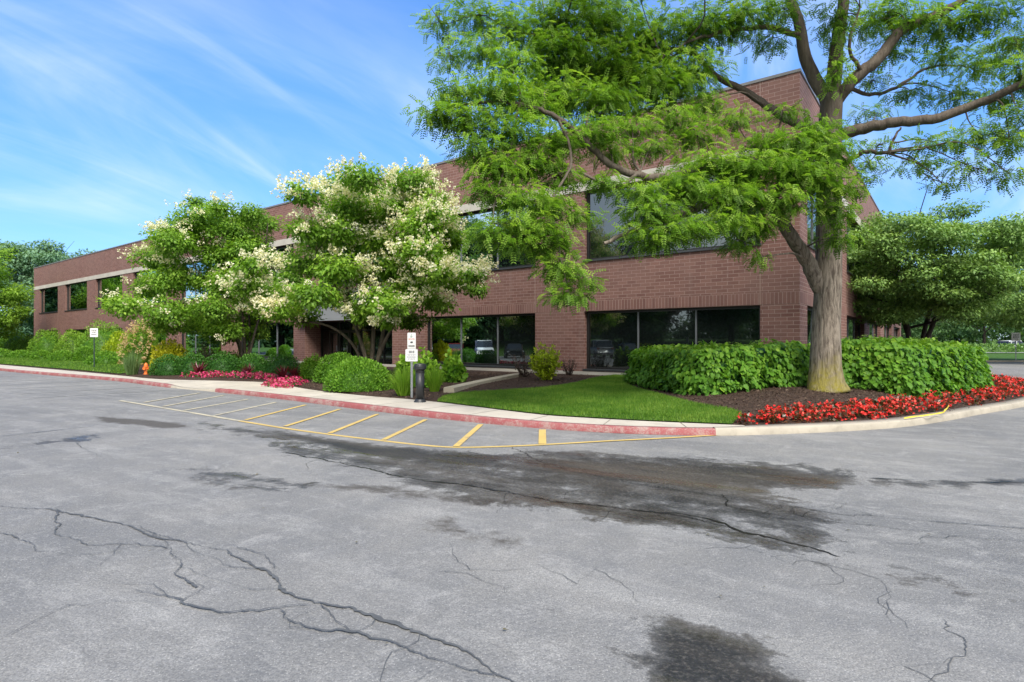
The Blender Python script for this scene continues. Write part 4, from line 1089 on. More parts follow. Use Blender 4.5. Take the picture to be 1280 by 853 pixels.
# ---- hydrangea hedges
def hedge(label, poly, h0, n, nb, seed):
    r = np.random.default_rng(seed); poly = np.array(poly, float)
    poly = smooth_poly(np.vstack([poly, poly[:1]]), 4)[:-1]; cl = np.vstack([poly, poly[:1]])
    c = poly.mean(0); b = np.array([c[0], c[1], H1(*c)])
    o = empty('hydrangea_hedge', b, label, 'hedge')
    lo, hi = poly.min(0), poly.max(0)
    q = r.uniform(lo, hi, (n * 6, 2)); q = q[inside(q, poly)][:n]; n = len(q)
    d = dist_poly(q, cl); g = H(q)
    def hf(q, d): return h0 * (sst(-.05, .62, d) ** .5) * (1 + .06 * np.sin(q[:, 0] * 2.3 + q[:, 1]) * np.sin(q[:, 1] * 2.9) + .05 * np.sin(q[:, 0] * 6.1) * np.sin(q[:, 1] * 5.3 + 1))
    top = hf(q, d)
    # half of the leaves on top, half on the sides
    z = g + top * (1 - .22 * r.uniform(0, 1, n) ** 1.6)
    gx = dist_poly(q + np.array([.05, 0]), cl) - dist_poly(q - np.array([.05, 0]), cl); gy = dist_poly(q + np.array([0, .05]), cl) - dist_poly(q - np.array([0, .05]), cl)
    out = -nrm(np.stack([gx, gy, np.zeros(n)], 1)) * (1 - sst(.1, .6, d))[:, None]
    nm = np.array([0, 0, 1.0]) * (.35 + sst(.1, .5, d))[:, None] + out + r.normal(0, .3, (n, 3))
    ax = out * .7 + r.normal(0, .6, (n, 3)) + np.array([0, 0, -.35])
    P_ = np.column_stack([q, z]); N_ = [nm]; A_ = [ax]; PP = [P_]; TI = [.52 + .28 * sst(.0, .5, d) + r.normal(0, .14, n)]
    m = int(n * 1.3); bp = resample(poly, .02); i = r.integers(0, len(bp), m); e = bp[i]; tt = nrm(np.roll(bp, -2, 0) - np.roll(bp, 2, 0))[i]
    nn = np.stack([tt[:, 1], -tt[:, 0]], 1); s = np.where(inside(e + nn * .05, poly), -1, 1); nn = nn * s[:, None]
    u = r.uniform(0, 1, m); inn = .30 * u ** 2 - .0 + r.uniform(-.06, .16, m) + .08 * np.sin(e[:, 0] * 4 + e[:, 1] * 3) + .10 * np.sin(e[:, 0] * 9) * np.sin(u * 9)
    e2 = e - nn * inn[:, None]; zz = H(e2) + .06 + u * h0 * .93
    PP.append(np.column_stack([e2, zz])); n3 = np.column_stack([nn, np.zeros(m)])
    N_.append(n3 * .9 + np.array([0, 0, .7]) + r.normal(0, .3, (m, 3))); A_.append(n3 * .5 + np.array([0, 0, -.7]) + r.normal(0, .4, (m, 3)))
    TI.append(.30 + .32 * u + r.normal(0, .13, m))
    P_ = np.vstack(PP); v, f = stamp(T_BIG, P_, np.vstack(A_), np.vstack(N_), .145 * r.uniform(.5, 1.3, len(P_)))
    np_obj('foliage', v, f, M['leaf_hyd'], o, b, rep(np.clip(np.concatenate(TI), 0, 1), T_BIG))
    # twiggy inside
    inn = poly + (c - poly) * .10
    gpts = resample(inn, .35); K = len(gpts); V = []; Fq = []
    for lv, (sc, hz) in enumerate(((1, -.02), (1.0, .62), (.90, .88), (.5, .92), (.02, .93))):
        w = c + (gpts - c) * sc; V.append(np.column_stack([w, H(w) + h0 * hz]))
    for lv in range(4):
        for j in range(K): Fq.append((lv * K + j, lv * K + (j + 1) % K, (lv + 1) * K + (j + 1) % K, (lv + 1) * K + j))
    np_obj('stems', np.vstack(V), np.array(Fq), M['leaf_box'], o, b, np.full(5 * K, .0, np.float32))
    # flat flower heads, still lime green
    j = r.choice(np.where(d > .12)[0], nb, replace=False); hp = np.column_stack([q[j], g[j] + top[j] + r.uniform(.0, .07, nb)])
    dk = np.where(np.arange(nb) < nb * .25)[0]; 
    rows = []
    for p in hp:
        k = 9; rr = r.uniform(.04, .075); a = r.uniform(0, 2 * PI, k); w = np.sqrt(r.uniform(0, 1, k)) * rr
        rows.append(np.stack([p[0] + np.cos(a) * w, p[1] + np.sin(a) * w, p[2] + .03 - 3 * w * w], 1))
    rows = np.vstack(rows); k = len(rows)
    v, f = stamp(T_LEAF, rows, r.normal(size=(k, 3)) * np.array([1, 1, .2]), np.array([0, 0, 1]) + r.normal(0, .25, (k, 3)), r.uniform(.04, .07, k))
    np_obj('flower_heads', v, f, M['petal_lime'], o, b, rep(np.clip(r.normal(.5, .2, k), 0, 1), T_LEAF))
hedge('dark leafy hydrangea hedge left of the big trunk, below the wide window', [(3.95,19.4),(4.05,17),(4.3,15.1),(4.75,14.45),(5.4,14.45),(6.3,14.85),(7.1,15.15),(8.2,15.4),(8.6,16.2),(8.7,17.8),(7.5,19.4),(5.4,20.9),(4.4,20.9)], 1.18, 5400, 75, 131)
hedge('long bright hydrangea hedge right of the big trunk, curving behind the red flowers', [(8.75,15.55),(9.3,15.35),(10.2,14.95),(11.1,15.25),(12.3,15.95),(13.7,17.0),(15.2,18.5),(15.9,20.3),(15.6,21.6),(14,21.4),(12,20.2),(10.6,19.0),(9.6,17.9),(8.8,16.8)], 1.40, 7000, 110, 132)

# ---- bedding flowers, one object per plant
def flower_proto(name, leafm, petalm, seed, cat, label, group, nl=24, npet=16, w=.15, h=.20, ls=.085, ps=.05):
    r = np.random.default_rng(seed); o = empty(name, (0, 0, -50), label, cat, group)
    def ball(n, lo, hi):
        d = nrm(r.normal(size=(n, 3))); d[:, 2] = np.abs(d[:, 2]); return d * np.array([w, w, h]) * r.uniform(lo, hi, (n, 1)), d
    p, d = ball(nl, .5, .95); v, f = stamp(T_LEAF, p, d + r.normal(0, .5, (nl, 3)), np.array([0, 0, 1]) + d * .6 + r.normal(0, .3, (nl, 3)), ls * r.uniform(.7, 1.2, nl), ls * 1.3)
    np_obj('foliage', v, f, leafm, o, None, rep(np.clip(r.normal(.5, .28, nl), 0, 1), T_LEAF))
    c, d = ball(max(4, npet // 4), .95, 1.18); c = np.repeat(c, 4, 0) + r.normal(0, .018, (len(c) * 4, 3)); n = len(c); d = np.repeat(d, 4, 0)
    v, f = stamp(T_LEAF, c, r.normal(size=(n, 3)), d * .8 + np.array([0, -.2, .5]) + r.normal(0, .4, (n, 3)), ps * r.uniform(.8, 1.3, n), ps * 1.6)
    cc = c.reshape(-1, 4, 3).mean(1); q = []
    for a in cc: q += [(0, 0, .04), (.004, 0, .04), a + np.array([.003, 0, 0]), a]
    f = np.vstack([f, np.arange(len(q)).reshape(-1, 4) + len(v)]); tt = np.concatenate([rep(np.clip(r.normal(.5, .25, n), 0, 1), T_LEAF), np.full(len(q), .3, np.float32)])
    np_obj('petals', np.vstack([v, np.array(q)]), f, petalm, o, None, tt)
    return o
used = {}
def place(protos, x, y, rz, sc):
    src = protos[random.randrange(len(protos))]
    if src.name not in used: o = src; used[src.name] = 1; kids = []
    else:
        o = src.copy(); C.objects.link(o); kids = list(src.children)
    o.location = (x, y, H1(x, y) + .0); o.rotation_euler = (0, 0, rz); o.scale = (sc, sc, sc)
    for k in kids:
        c = k.copy(); C.objects.link(c); c.parent = o
begs = [flower_proto('red_begonia', M['leaf_beg'], M['petal_red'], 200 + i, 'flower', 'low red begonia with bronze leaves in the curved bed along the curb', 'red begonias in the curved bed', 32, 30 + 4 * (i % 3), .16, .20, .09, .058) for i in range(5)]
inner = [offset_poly(CBS, d) for d in (.52, .80, 1.08)]
cnt = 0
for ri, pl in enumerate(inner):
    seg = pl[k_end + (1 if ri == 0 else 2 if ri == 1 else 4):len(CBS) - 14]
    rs = resample(seg, .27, False)
    for q in rs:
        if q[1] > 23.5: continue
        if ri == 2 and (q[0] < 7.4 and rng.uniform() < .45): continue
        if rng.uniform() < .06: continue
        place(begs, q[0] + rng.normal(0, .05), q[1] + rng.normal(0, .05), rng.uniform(0, 6.28), rng.uniform(.8, 1.2)); cnt += 1
print('begonias', cnt)
pinks = [flower_proto('pink_flower', M['leaf_box'], M['petal_pink'], 230 + i, 'flower', 'low magenta-pink bedding flower at the edge of the entrance walk', 'pink bedding flowers', 14, 36, .20, .17, .09, .075) for i in range(4)]
PB1 = np.array([gp(*q)[:2] for q in ((222,474.3),(250,475.3),(300,475.8),(345,476.5),(340,471),(300,468.5),(255,469.5),(228,472))])
PB2 = np.array([gp(*q)[:2] for q in ((331,484.5),(350,488),(366,487.5),(376,480),(376,474),(360,474.5),(342,479.5))])
for pb, sp in ((PB1, .36), (PB2, .30)):
    lo, hi = pb.min(0), pb.max(0); gxs = np.arange(lo[0], hi[0], sp); gys = np.arange(lo[1], hi[1], sp)
    for i, yy in enumerate(gys):
        for xx in gxs:
            q = np.array([xx + (i % 2) * sp / 2, yy])
            if inside([q], pb)[0]: place(pinks, q[0] + rng.normal(0, .03), q[1] + rng.normal(0, .03), rng.uniform(0, 6.28), rng.uniform(.85, 1.15))
def spiky(label, px, py, hpx, seed):
    x, y = at(px, py); k = y / F; b = np.array([x, y, H1(x, y)]); r = np.random.default_rng(seed); n = 46
    a = r.uniform(0, 2 * PI, n); el = r.uniform(.35, 1.45, n)
    ax = np.stack([np.cos(a) * np.cos(el), np.sin(a) * np.cos(el), np.sin(el)], 1)
    v, f = stamp(T_LEAF, ax * .04, ax, np.array([0, 0, 1]) + r.normal(0, .2, (n, 3)), hpx * k * r.uniform(.7, 1.05, n), hpx * k * .22)
    o = np_obj('cordyline_plant', v, f, M['leaf_cordy'], None, None, rep(np.clip(r.normal(.5, .25, n), 0, 1), T_LEAF)); o.location = b
    tag(o, label, 'plant')
spiky('dark red spiky plant at the left of the pink flowers', 249, 470.5, 19, 1); spiky('dark red spiky plant in the middle of the pink flowers', 310, 470, 17, 2)
spiky('dark red spiky plant at the top of the small right pink patch', 354, 476, 21, 3); spiky('dark red spiky plant closest to the bright mound', 368, 475, 20, 4)

# ---- grass blades and mulch chips
def blades(name, poly, n, h, w, m, seed):
    r = np.random.default_rng(seed); poly = np.asarray(poly); lo, hi = poly.min(0), poly.max(0)
    q = r.uniform(lo, hi, (n * 4, 2)); q = q[inside(q, poly)][:n]; k = len(q)
    cl = .5 + .35 * np.sin(q[:, 0] * 1.9 + 1.3 * np.sin(q[:, 1] * 1.3)) * np.sin(q[:, 1] * 2.3) + .3 * np.sin(q[:, 0] * 5.3 + 2 * np.sin(q[:, 1] * 3.1)) * np.sin(q[:, 1] * 6.7 + q[:, 0])
    ax = np.array([0, 0, 1.0]) + r.normal(0, .42, (k, 3)) * np.array([1, 1, .1])
    v, f = stamp(T_BLADE, np.column_stack([q, H(q) + .024]), ax, r.normal(size=(k, 3)) + np.array([0, -.2, 0]), h * r.uniform(.6, 1.25, k), w)
    return tag(np_obj(name, v, f, m, None, None, rep(np.clip(.33 + .34 * cl + r.normal(0, .2, k), 0, 1), T_BLADE)), kind='stuff')
blades('grass', LAWN, 95000, .065, .011, M['leaf_grass'], 1)
blades('grass', LAWN2, 42000, .09, .03, M['leaf_grass'], 2)
r_ = np.random.default_rng(4); n = 16000
q = np.vstack([r_.uniform((3.5, 11), (14, 17.5), (n, 2)), r_.uniform((-12, 14), (4, 26), (n, 2))])
q = q[inside(q, ISL) & ~inside(q, LAWN) & ~inside(q, SW_POLY) & (dist_poly(q, EDGE) > .08)]; k = len(q)
v, f = stamp(T_LEAF, np.column_stack([q, H(q) + r_.uniform(.004, .02, k)]), r_.normal(size=(k, 3)) * np.array([1, 1, .25]), np.array([0, 0, 1]) + r_.normal(0, .45, (k, 3)), r_.uniform(.03, .085, k), r_.uniform(.02, .05, k))
tag(np_obj('mulch_chips', v, f, M['chip'], None, None, rep(np.clip(r_.normal(.4, .25, k), 0, 1), T_LEAF)), kind='stuff')
# a few dropped leaves and twigs on the asphalt and walk
r_ = np.random.default_rng(14); n = 90
q = np.column_stack([r_.uniform(-8, 9, n), r_.uniform(3, 11.5, n)]); q = q[~inside(q, ISL)]; k = len(q)
v, f = stamp(T_LEAF, np.column_stack([q, np.full(k, .012)]), r_.normal(size=(k, 3)) * np.array([1, 1, .1]), np.array([0, 0, 1]) + r_.normal(0, .2, (k, 3)), r_.uniform(.015, .045, k))
tag(np_obj('leaf_litter', v, f, M['leaf_tan'], None, None, rep(np.clip(r_.normal(.5, .3, k), 0, 1), T_LEAF)), kind='stuff')

# ------------------------------------------------------------------ street furniture
# bollard light
x, y = at(525, 501.5); y = 15.05; x = (525 - 640) / F * y; b = (x, y, H1(x, y))
bo = empty('bollard_light', b, 'short black bollard light with wide round cap beside the sign post', 'bollard')
mb = MB(); mb.lathe([(.165, 0), (.165, .045), (.15, .06), (.125, .10), (.118, .12)], 24); mb.build('base', M['black'], bo, True)
mb = MB(); mb.lathe([(.112, .12), (.112, .80)], 24); mb.build('post', M['black'], bo, True)
mb = MB(); mb.lathe([(.113, .80), (.125, .815), (.125, .83), (.112, .84), (.112, .86)], 24)
mb.lathe([(.116, .862), (.165, .90), (.168, .975), (.155, .995), (.155, 1.01), (.145, 1.03), (.06, 1.045)], 24); mb.build('cap', M['black'], bo, False)

def plate(parent, name, w, h, z, yf, m, marks):
    mb = MB(); n = 6; r0 = .025; pts = []
    for cx, cz, a0 in ((w/2 - r0, h/2 - r0, 0), (-w/2 + r0, h/2 - r0, 90), (-w/2 + r0, -h/2 + r0, 180), (w/2 - r0, -h/2 + r0, 270)):
        for k in range(n + 1):
            a = R(a0 + 90 * k / n); pts.append((cx + r0 * math.cos(a), cz + r0 * math.sin(a)))
    fr = [(p[0], yf, z + p[1]) for p in pts]; bk = [(p[0], yf + .004, z + p[1]) for p in pts]; K = len(pts)
    mb.face(list(reversed(fr))); mb.face(bk)
    for i in range(K): j = (i + 1) % K; mb.face([fr[i], fr[j], bk[j], bk[i]])
    o = mb.build(name, m, parent)
    for mk, mm in marks:
        q = MB()
        for x0, x1, z0, z1 in mk: q.box(x0, x1, yf - .0022, yf - .0004, z + z0, z + z1)
        q.build('lettering', mm, o)
    return o
def word(x0, x1, z0, z1, n, seed=1):
    """small illegible letters: upright strokes and bars"""
    r = np.random.default_rng(seed); out = []; w = (x1 - x0) / n; s = w * .26; h = z1 - z0
    for i in range(n):
        a = x0 + i * w; b = a + w * .78; out.append((a, a + s, z0, z1))
        k = r.integers(0, 4)
        if k != 0: out.append((a + s, b, z1 - h * .2, z1))
        if k > 1: out.append((a + s, b, z0, z0 + h * .2))
        if k != 1: out.append((b - s, b, z0 + h * .21, z1 - h * .21))
        if k == 3: out.append((a + s, b - s, z0 + h * .42, z0 + h * .58))
    return out
def signpost(name, label, x, y, z0, hp, poleM, rz=0.0):
    o = empty(name, (x, y, z0), label, 'sign', rz=rz)
    mb = MB(); mb.box(-.03, .03, .006, .016, -.05, hp); mb.box(-.03, -.02, .0165, .036, -.05, hp); mb.box(.02, .03, .0165, .036, -.05, hp); mb.build('post', poleM, o)
    return o
sx, sy = (514.5 - 640) / F * 16.0, 16.0; g0 = H1(sx, sy)
sg = signpost('parking_sign', 'two stacked white parking signs on a thin grey post beside the bollard light', sx, sy, g0, 1.92 - g0, M['steel'], R(-8))
wheel = [(-.012, .004, .178, .192)] + [(-.016, -.006, .13, .175), (-.016, .022, .122, .134), (.014, .024, .105, .122), (-.03, -.02, .105, .15), (-.028, .010, .094, .104)]
plate(sg, 'sign_plate', .24, .46, 1.70 - g0, .0, M['signwhite'], [(wheel, M['signgreen']), (word(-.085, .085, .028, .072, 6, 2), M['signred']),
      ([(-.028, .028, -.062, -.012), (-.04, -.03, -.05, -.024), (.03, .04, -.05, -.024)], M['signgrey']), (word(-.09, .09, -.165, -.115, 6, 4), M['signgrey']), ([(-.10, .10, -.205, -.199)], M['signgrey'])])
plate(sg, 'sign_plate', .35, .335, 1.305 - g0, -.006, M['signwhite'], [(word(-.075, .085, .06, .125, 4, 5), M['signgrey']), (word(-.13, .13, -.01, .03, 9, 6), M['signmid']), (word(-.13, .13, -.07, -.03, 8, 7), M['signmid']), (word(-.10, .10, -.125, -.085, 7, 8), M['signmid'])])
q = gp(117.5, 461); g0 = q[2]; k = q[1] / F
sg = signpost('parking_sign', 'small white sign on a dark green post on the left lawn', q[0], q[1], g0, 50 * k, M['greenpole'], R(8))
plate(sg, 'sign_plate', 9.0 * k, 11.0 * k, 44.5 * k, -.004, M['signwhite'], [(word(-3 * k, 3 * k, 1.6 * k, 3.4 * k, 6, 11), M['signgrey']), (word(-2.4 * k, 2.4 * k, -.6 * k, .8 * k, 5, 12), M['signgrey']), (word(-3 * k, 3 * k, -3.2 * k, -1.8 * k, 6, 13), M['signgrey'])])
Zs = 47.7; k = Zs / F; sx = (1270 - 640) * k
sg = signpost('road_sign', 'small square white sign with dark lines on a post by the far verge at right', sx, Zs, .1, 36.5 * k - .1, M['steel'], R(-10))
plate(sg, 'sign_plate', 10 * k, 10.4 * k, 31 * k - .1 , -.004, M['signwhite'], [(word(-3.2 * k, 3.2 * k, 1.3 * k, 3.2 * k, 4, 21), M['signgrey']), (word(-3.6 * k, 3.6 * k, -1.2 * k, .6 * k, 5, 22), M['signgrey']), (word(-2.6 * k, 2.6 * k, -3.6 * k, -2.2 * k, 4, 23), M['signgrey'])])

# fire hydrant
q = gp(182.5, 468.6); k = q[1] / F; hy = 14.6 * k / .80
fh = empty('fire_hydrant', q, 'orange fire hydrant between the tall grass and the dark boxwood', 'hydrant')
mb = MB(); mb.lathe([(.17, 0), (.17, .04), (.12, .05), (.115, .08), (.115, .50), (.15, .51), (.15, .55), (.125, .56), (.12, .64), (.10, .71), (.06, .76), (.03, .78), (.03, .80)], 20); mb.v = [tuple(c * hy for c in p) for p in mb.v]
mb.build('barrel', M['orange'], fh, False)
for dx, dy, rr, L in ((1, 0, .055, .20), (-1, 0, .055, .20), (0, -1, .08, .22)):
    mb = MB(); mb.tube([(dx * .09 * hy, dy * .09 * hy, .40 * hy), (dx * (L - .05) * hy, dy * (L - .05) * hy, .40 * hy), (dx * (L - .045) * hy, dy * (L - .045) * hy, .40 * hy), (dx * L * hy, dy * L * hy, .40 * hy)], [rr * hy, rr * hy, rr * 1.25 * hy, rr * 1.25 * hy], 14)
    mb.build('nozzle_cap', M['orange'], fh)

# low concrete wall beside the lawn
a = gp(561, 491.5); c = gp(657, 469.5); mb = MB(); w = .17
t_ = nrm((c - a)[:2]); nn = np.array([-t_[1], t_[0]]) * w
ring = []
for p, top in ((a[:2], .155 + a[2]), (a[:2] + (c - a)[:2] * .33, .20 + a[2]), (a[:2] + (c - a)[:2] * .66, .22 + a[2]), (c[:2], .22 + a[2])):
    ring.append([(*(p - nn), a[2] - .15), (*(p - nn), top - .015), (*(p - nn * .85), top), (*(p + nn * .85), top), (*(p + nn), top - .015), (*(p + nn), a[2] - .15)])
for i in range(3):
    for j in range(5): mb.face([ring[i][j], ring[i][j+1], ring[i+1][j+1], ring[i+1][j]])
mb.face(ring[0]); mb.face(list(reversed(ring[-1])))
tag(mb.build('retaining_wall', M['stonewall']), 'low concrete garden wall running from the lawn towards the window', 'wall')

# grey utility box by the entrance
q = gp(391, 452.5); k = q[1] / F
ub = empty('utility_cabinet', q, 'small grey rounded utility cabinet behind the clipped mounds', 'utility box', rz=ROT)
mb = MB(); w, h = 6.0 * k, 15 * k
mb.lathe([(w * .95, 0), (w, .05), (w * .98, h * .8)], 18); mb.build('body', M['panel'], ub, True)
mb = MB(); mb.lathe([(w * 1.05, h * .802), (w * 1.05, h * .88), (w * .8, h * .97), (w * .3, h)], 18); mb.build('lid', M['coping'], ub)

# caution tape lying over the begonias
mb = MB(); tp = [(1130,523.5,.16),(1142,521.5,.18),(1152,520.5,.17),(1163,519,.20),(1172,517.5,.19),(1179,516,.21),(1183,512,.26),(1186,507,.30),(1184,511,.33),(1180,514,.30)]
pts3 = []
for px, py, z in tp: q = flat(px, py, z); pts3.append((q[0], q[1], z))
pts3 = smooth_poly(np.array(pts3), 4)
b = len(mb.v); wv = np.linspace(.016, .013, len(pts3))
for i, p in enumerate(pts3):
    tw = .6 * math.sin(i * .45); dv = np.array([.1, .55 * math.cos(tw), .8 * abs(math.sin(tw)) + .3]); dv = nrm(dv) * wv[i]
    mb.v.append(tuple(p - dv)); mb.v.append(tuple(p + dv))
for i in range(len(pts3) - 1): mb.f.append((2*i, 2*i + 1, 2*i + 3, 2*i + 2)); mb.uv += [(0, 0)] * 4
tag(mb.build('caution_tape', M['tape']), 'strip of yellow plastic tape lying on the red begonias', 'tape')

# ------------------------------------------------------------------ cars
def make_car(label, paint, kind, x, y, rz, group=None):
    o = empty('parked_car', (x, y, 0), label, 'car', group, rz)
    W = .92; L = 4.7
    if kind == 'sedan':
        st = [(-2.35,.45,.78,.80),(-2.2,.28,.95,.88),(-1.6,.22,1.0,.92),(-.6,.2,.98,.92),(.5,.2,.98,.92),(1.3,.22,.95,.90),(2.0,.24,.86,.86),(2.35,.35,.70,.74)]
        cab = [(-1.75,1.0,.80,.60),(-1.0,1.40,.62,.62),(.1,1.46,.62,.62),(.55,1.40,.62,.62),(1.25,.96,.80,.74)]
    elif kind == 'suv':
        st = [(-2.35,.5,1.0,.84),(-2.25,.32,1.08,.90),(-1.4,.28,1.12,.94),(0,.26,1.1,.94),(1.1,.28,1.08,.93),(1.9,.3,1.02,.90),(2.3,.4,.85,.82)]
        cab = [(-2.28,1.06,.84,.74),(-2.0,1.68,.70,.70),(0,1.78,.70,.70),(.45,1.72,.70,.70),(1.2,1.08,.84,.78)]
    else:
        st = [(-2.7,.55,1.0,.86),(-2.6,.45,1.1,.92),(-1.4,.38,1.1,.94),(0,.34,1.12,.94),(1.2,.36,1.1,.93),(2.1,.4,1.04,.90),(2.5,.48,.9,.84)]
        cab = [(-.75,1.1,.84,.78),(-.55,1.68,.70,.70),(.3,1.76,.70,.70),(.7,1.70,.70,.70),(1.35,1.1,.84,.8)]
    v = []; f = []
    for (sx_, zb, zt, hw) in st:
        zm = (zb + zt) / 2
        v += [(sx_, -hw * .82, zb), (sx_, -hw, zb + .12), (sx_, -hw * 1.0, zm + .08), (sx_, -hw * .93, zt - .05), (sx_, -hw * .80, zt), (sx_, hw * .80, zt), (sx_, hw * .93, zt - .05), (sx_, hw, zm + .08), (sx_, hw, zb + .12), (sx_, hw * .82, zb)]
    k = 10
    for i in range(len(st) - 1):
        for j in range(k): f.append((i*k + j, i*k + (j+1) % k, (i+1)*k + (j+1) % k, (i+1)*k + j))
    me = MB(); me.v = v; me.f = f + [tuple(range(k)), tuple(reversed(range((len(st)-1)*k, len(st)*k)))]
    body = me.build('body', M['car_' + paint], o, True)
    g = MB()   # glass house
    c = []
    for (cx_, zt, hw, _) in cab: c.append([(cx_, -hw, zt), (cx_, hw, zt)])
    zb = cab[0][1] - .04
    for i in range(len(cab) - 1):
        (x0, z0_, w0, _), (x1, z1_, w1, _) = cab[i], cab[i+1]
        wb = .84
        g.face([(x0, -w0, z0_), (x1, -w1, z1_), (x1, w1, z1_), (x0, w0, z0_)])
        for s in (-1, 1): g.face([(x0, s * wb, zb), (x1, s * wb, zb), (x1, s * w1, z1_ - .001), (x0, s * w0, z0_ - .001)])
    g.build('windows', M['carglass'], o)
    rf = MB()
    for i in range(1, len(cab) - 2):
        (x0, z0_, w0, _), (x1, z1_, w1, _) = cab[i], cab[i+1]
        e = .02
        rf.face([(x0, -w0 - e, z0_ + e), (x1, -w1 - e, z1_ + e), (x1, w1 + e, z1_ + e), (x0, w0 + e, z0_ + e)])
        for s in (-1, 1): rf.face([(x0, s * (w0 + e), z0_ + e), (x1, s * (w1 + e), z1_ + e), (x1, s * (w1 + e + .01), z1_ - .06), (x0, s * (w0 + e + .01), z0_ - .06)])
    for cx_ in ([cab[1][0] + .35, (cab[1][0] + cab[3][0]) / 2 + .1]):
        for s in (-1, 1): rf.box(cx_ - .04, cx_ + .04, min(s * .70, s * .855), max(s * .70, s * .855), zb, cab[2][1] - .06)
    rf.build('roof', M['car_' + paint], o)
    R_ = .34 if kind == 'sedan' else .38
    for wx in (st[0][0] + .9, st[-1][0] - .85):
        for s in (-1, 1):
            t = MB(); t.tube([(wx, s * .74, R_), (wx, s * .955, R_)], [R_, R_], 20); wl = t.build('wheel', M['tyre'], o)
            t = MB(); t.tube([(wx, s * .94, R_), (wx, s * .965, R_)], [R_ * .62, R_ * .58], 14); t.build('rim', M['rim'], wl)
    xf, xr = st[-1][0], st[0][0]
    for s in (-1, 1):
        t = MB(); t.box(xf - .16, xf - .02, min(s * .52, s * .80), max(s * .52, s * .80), st[-1][2] - .12, st[-1][2] + .03); t.build('headlight', M['lamp'], o)
        t = MB(); t.box(xr + .0, xr + .10, min(s * .58, s * .84), max(s * .58, s * .84), st[0][2] - .16, st[0][2] + .02); t.build('taillight', M['tail'], o)
    t = MB(); t.box(xf - .06, xf + .02, -.55, .55, st[-1][2] - .32, st[-1][2] - .16); t.build('grille', M['black'], o)
    return o
for x, y, rz, kind, pt, lb in ((-31, 27.5, 8, 'pickup', 'silver', 'silver pickup truck mirrored in the left ground window'), (-31, 24.4, 10, 'sedan', 'red', 'dark red car mirrored behind the tree trunk reflection'), (-31, 21.4, 10, 'suv', 'white', 'white sport utility car mirrored in the left ground window'),
      (-30.5, 18.4, 12, 'sedan', 'dark', 'dark car mirrored at the right of the left ground window'), (-30, 12.3, 12, 'sedan', 'white', 'white sedan mirrored in the wide ground window'), (-30, 9.2, 190, 'suv', 'silver', 'silver sport utility car with red taillights mirrored in the wide ground window'), (-30, 6, 10, 'sedan', 'blue', 'dark blue sedan mirrored in the wide ground window')):
    make_car(lb, pt, kind, x, y, R(rz))
make_car('white car parked far off behind the right road sign', 'white', 'suv', 72.0, 83, R(15)); make_car('white sedan parked far off at the right edge', 'white', 'sedan', 77.5, 84, R(10))
mb = MB(); mb.box(50, 130, 78, 88, .0, .104); tag(mb.build('car_park', M['asphalt']), kind='structure')
shrub('low_hedge', 'low dark hedge before the far parked cars at right', 62, 74, 13, 1.0, .95, 2600, M['leaf_haw'], .3, 99, tb=.3, cat='hedge')

# ------------------------------------------------------------------ light, sky, camera
SUN_EL, SUN_AZ = R(52), math.atan2(.20, -.98)      # azimuth clockwise from +Y: behind the camera, to its right
w = bpy.data.worlds.new('World'); scene.world = w; w.use_nodes = True
nt = w.node_tree; N = nt.nodes; L = nt.links
for n_ in list(N): N.remove(n_)
out = N.new('ShaderNodeOutputWorld'); bg = N.new('ShaderNodeBackground'); bg.inputs['Strength'].default_value = .074
sky = N.new('ShaderNodeTexSky'); sky.sky_type = 'NISHITA'; sky.sun_disc = False; sky.sun_elevation = SUN_EL; sky.sun_rotation = SUN_AZ
sky.air_density = 1.0; sky.dust_density = .25; sky.ozone_density = 1.6; sky.altitude = 200
tc = N.new('ShaderNodeTexCoord'); sep = N.new('ShaderNodeSeparateXYZ'); L.new(tc.outputs['Generated'], sep.inputs[0])
def wm(op, a, b=0.0, cl=False):
    n_ = N.new('ShaderNodeMath'); n_.operation = op; n_.use_clamp = cl
    for s_, v_ in ((n_.inputs[0], a), (n_.inputs[1], b)):
        if hasattr(v_, 'is_output'): L.new(v_, s_)
        else: s_.default_value = v_
    return n_.outputs[0]
zc = wm('ADD', wm('MAXIMUM', sep.outputs['Z'], 0.0), .34)
cx_, cy_ = wm('DIVIDE', sep.outputs['X'], zc), wm('DIVIDE', sep.outputs['Y'], zc)
cmb = N.new('ShaderNodeCombineXYZ'); L.new(cx_, cmb.inputs[0]); L.new(cy_, cmb.inputs[1])
def cloud(scale, rot, sc, detail, dist, lo, hi, loc=(0, 0, 0)):
    m0 = N.new('ShaderNodeMapping'); m0.inputs['Rotation'].default_value = (0, 0, R(rot)); L.new(cmb.outputs[0], m0.inputs['Vector'])
    mp = N.new('ShaderNodeMapping'); mp.inputs['Scale'].default_value = sc; mp.inputs['Location'].default_value = loc; L.new(m0.outputs[0], mp.inputs['Vector'])
    nz = N.new('ShaderNodeTexNoise'); nz.inputs['Scale'].default_value = scale; nz.inputs['Detail'].default_value = detail; nz.inputs['Roughness'].default_value = .55; nz.inputs['Distortion'].default_value = dist
    L.new(mp.outputs[0], nz.inputs['Vector'])
    mr = N.new('ShaderNodeMapRange'); mr.interpolation_type = 'SMOOTHSTEP'; mr.inputs[1].default_value = lo; mr.inputs[2].default_value = hi; L.new(nz.outputs['Fac'], mr.inputs[0]); return mr.outputs[0]
c1 = cloud(1.5, -48, (.42, 1.25, 1), 9, 1.8, .40, .80, (2.3, .6, 0)); c2 = cloud(3.4, -62, (.28, 1.4, 1), 9, 1.2, .42, .82, (3, 1, 0)); c3 = cloud(.8, 10, (1, 1, 1), 4, .8, .30, .68, (1.7, 5.4, 0))
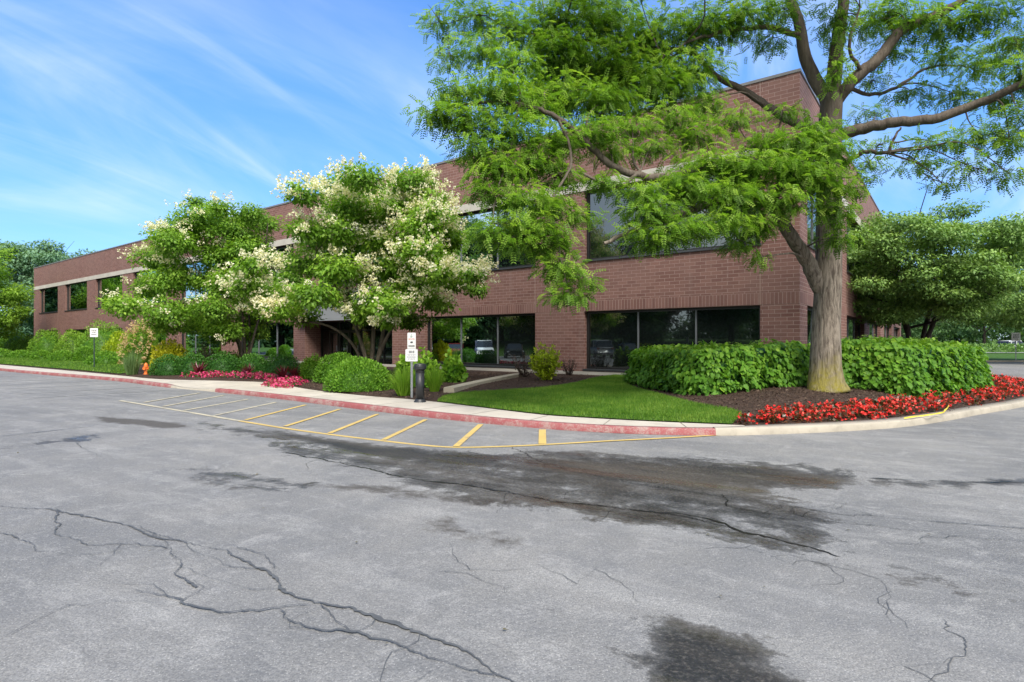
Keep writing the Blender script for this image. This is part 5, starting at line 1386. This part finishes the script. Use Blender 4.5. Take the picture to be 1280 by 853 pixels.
cm = wm('MULTIPLY', wm('ADD', wm('MULTIPLY', c1, .42), wm('MULTIPLY', c2, .40)), wm('ADD', wm('MULTIPLY', c3, .9), .25), True)
hs = N.new('ShaderNodeHueSaturation'); hs.inputs['Saturation'].default_value = 1.0; hs.inputs['Value'].default_value = 1.0; L.new(sky.outputs[0], hs.inputs['Color'])
tintn = N.new('ShaderNodeMix'); tintn.data_type = 'RGBA'; tintn.blend_type = 'MULTIPLY'; tintn.inputs[0].default_value = 1.0; L.new(hs.outputs[0], tintn.inputs[6]); tz = N.new('ShaderNodeMapRange'); tz.inputs[1].default_value = 0.0; tz.inputs[2].default_value = .42; L.new(sep.outputs['Z'], tz.inputs[0])
tmix = N.new('ShaderNodeMix'); tmix.data_type = 'RGBA'; L.new(tz.outputs[0], tmix.inputs[0]); tmix.inputs[6].default_value = (.27, .385, .61, 1); tmix.inputs[7].default_value = (.44, .70, .98, 1)
L.new(tmix.outputs[2], tintn.inputs[7])
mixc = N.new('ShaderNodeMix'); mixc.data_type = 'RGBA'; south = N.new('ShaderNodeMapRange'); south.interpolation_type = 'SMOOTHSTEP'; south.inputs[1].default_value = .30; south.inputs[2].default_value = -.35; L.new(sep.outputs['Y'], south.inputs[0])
fill_veil = wm('MULTIPLY', south.outputs[0], wm('ADD', .62, wm('MULTIPLY', c1, .35)))  # thin cloud added out of view behind the camera as fill light
cm = wm('MAXIMUM', cm, fill_veil)
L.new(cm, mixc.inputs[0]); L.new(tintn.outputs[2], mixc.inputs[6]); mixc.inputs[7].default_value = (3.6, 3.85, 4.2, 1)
# a bright bank of cloud added unseen behind the camera, sunward, for fill light
fill_bank = N.new('ShaderNodeMapRange'); fill_bank.interpolation_type = 'SMOOTHSTEP'; fill_bank.inputs[1].default_value = -.25; fill_bank.inputs[2].default_value = -.75; L.new(sep.outputs['Y'], fill_bank.inputs[0])
mixb = N.new('ShaderNodeMix'); mixb.data_type = 'RGBA'; L.new(wm('MULTIPLY', fill_bank.outputs[0], .9), mixb.inputs[0]); L.new(mixc.outputs[2], mixb.inputs[6]); mixb.inputs[7].default_value = (6.6, 6.6, 6.6, 1)
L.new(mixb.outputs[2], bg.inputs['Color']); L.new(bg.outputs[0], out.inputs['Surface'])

sd = bpy.data.lights.new('sun', 'SUN'); sd.energy = 1.35; sd.angle = R(24); sd.color = (1.0, .94, .85)
so = bpy.data.objects.new('sun', sd); C.objects.link(so); so.location = (0, -20, 40)
dirv = Vector((math.sin(SUN_AZ) * math.cos(SUN_EL), math.cos(SUN_AZ) * math.cos(SUN_EL), math.sin(SUN_EL)))
so.rotation_euler = dirv.to_track_quat('Z', 'Y').to_euler()

cd = bpy.data.cameras.new('camera'); co = bpy.data.objects.new('camera', cd); C.objects.link(co)
co.location = (0, 0, EYE); co.rotation_euler = (PI / 2, 0, 0); cd.sensor_width = 36; cd.lens = F / 1280 * 36; cd.clip_start = .05; cd.clip_end = 6000
scene.camera = co
scene.view_settings.view_transform = 'Standard'; scene.view_settings.look = 'None'; scene.view_settings.exposure = 2.12; scene.view_settings.gamma = 1.0
scene.view_settings.use_curve_mapping = False
cy = scene.cycles
cy.max_bounces = 8; cy.diffuse_bounces = 4; cy.transmission_bounces = 4; cy.sample_clamp_indirect = 6.0; cy.use_denoising = True
cy.caustics_reflective = False; cy.caustics_refractive = False
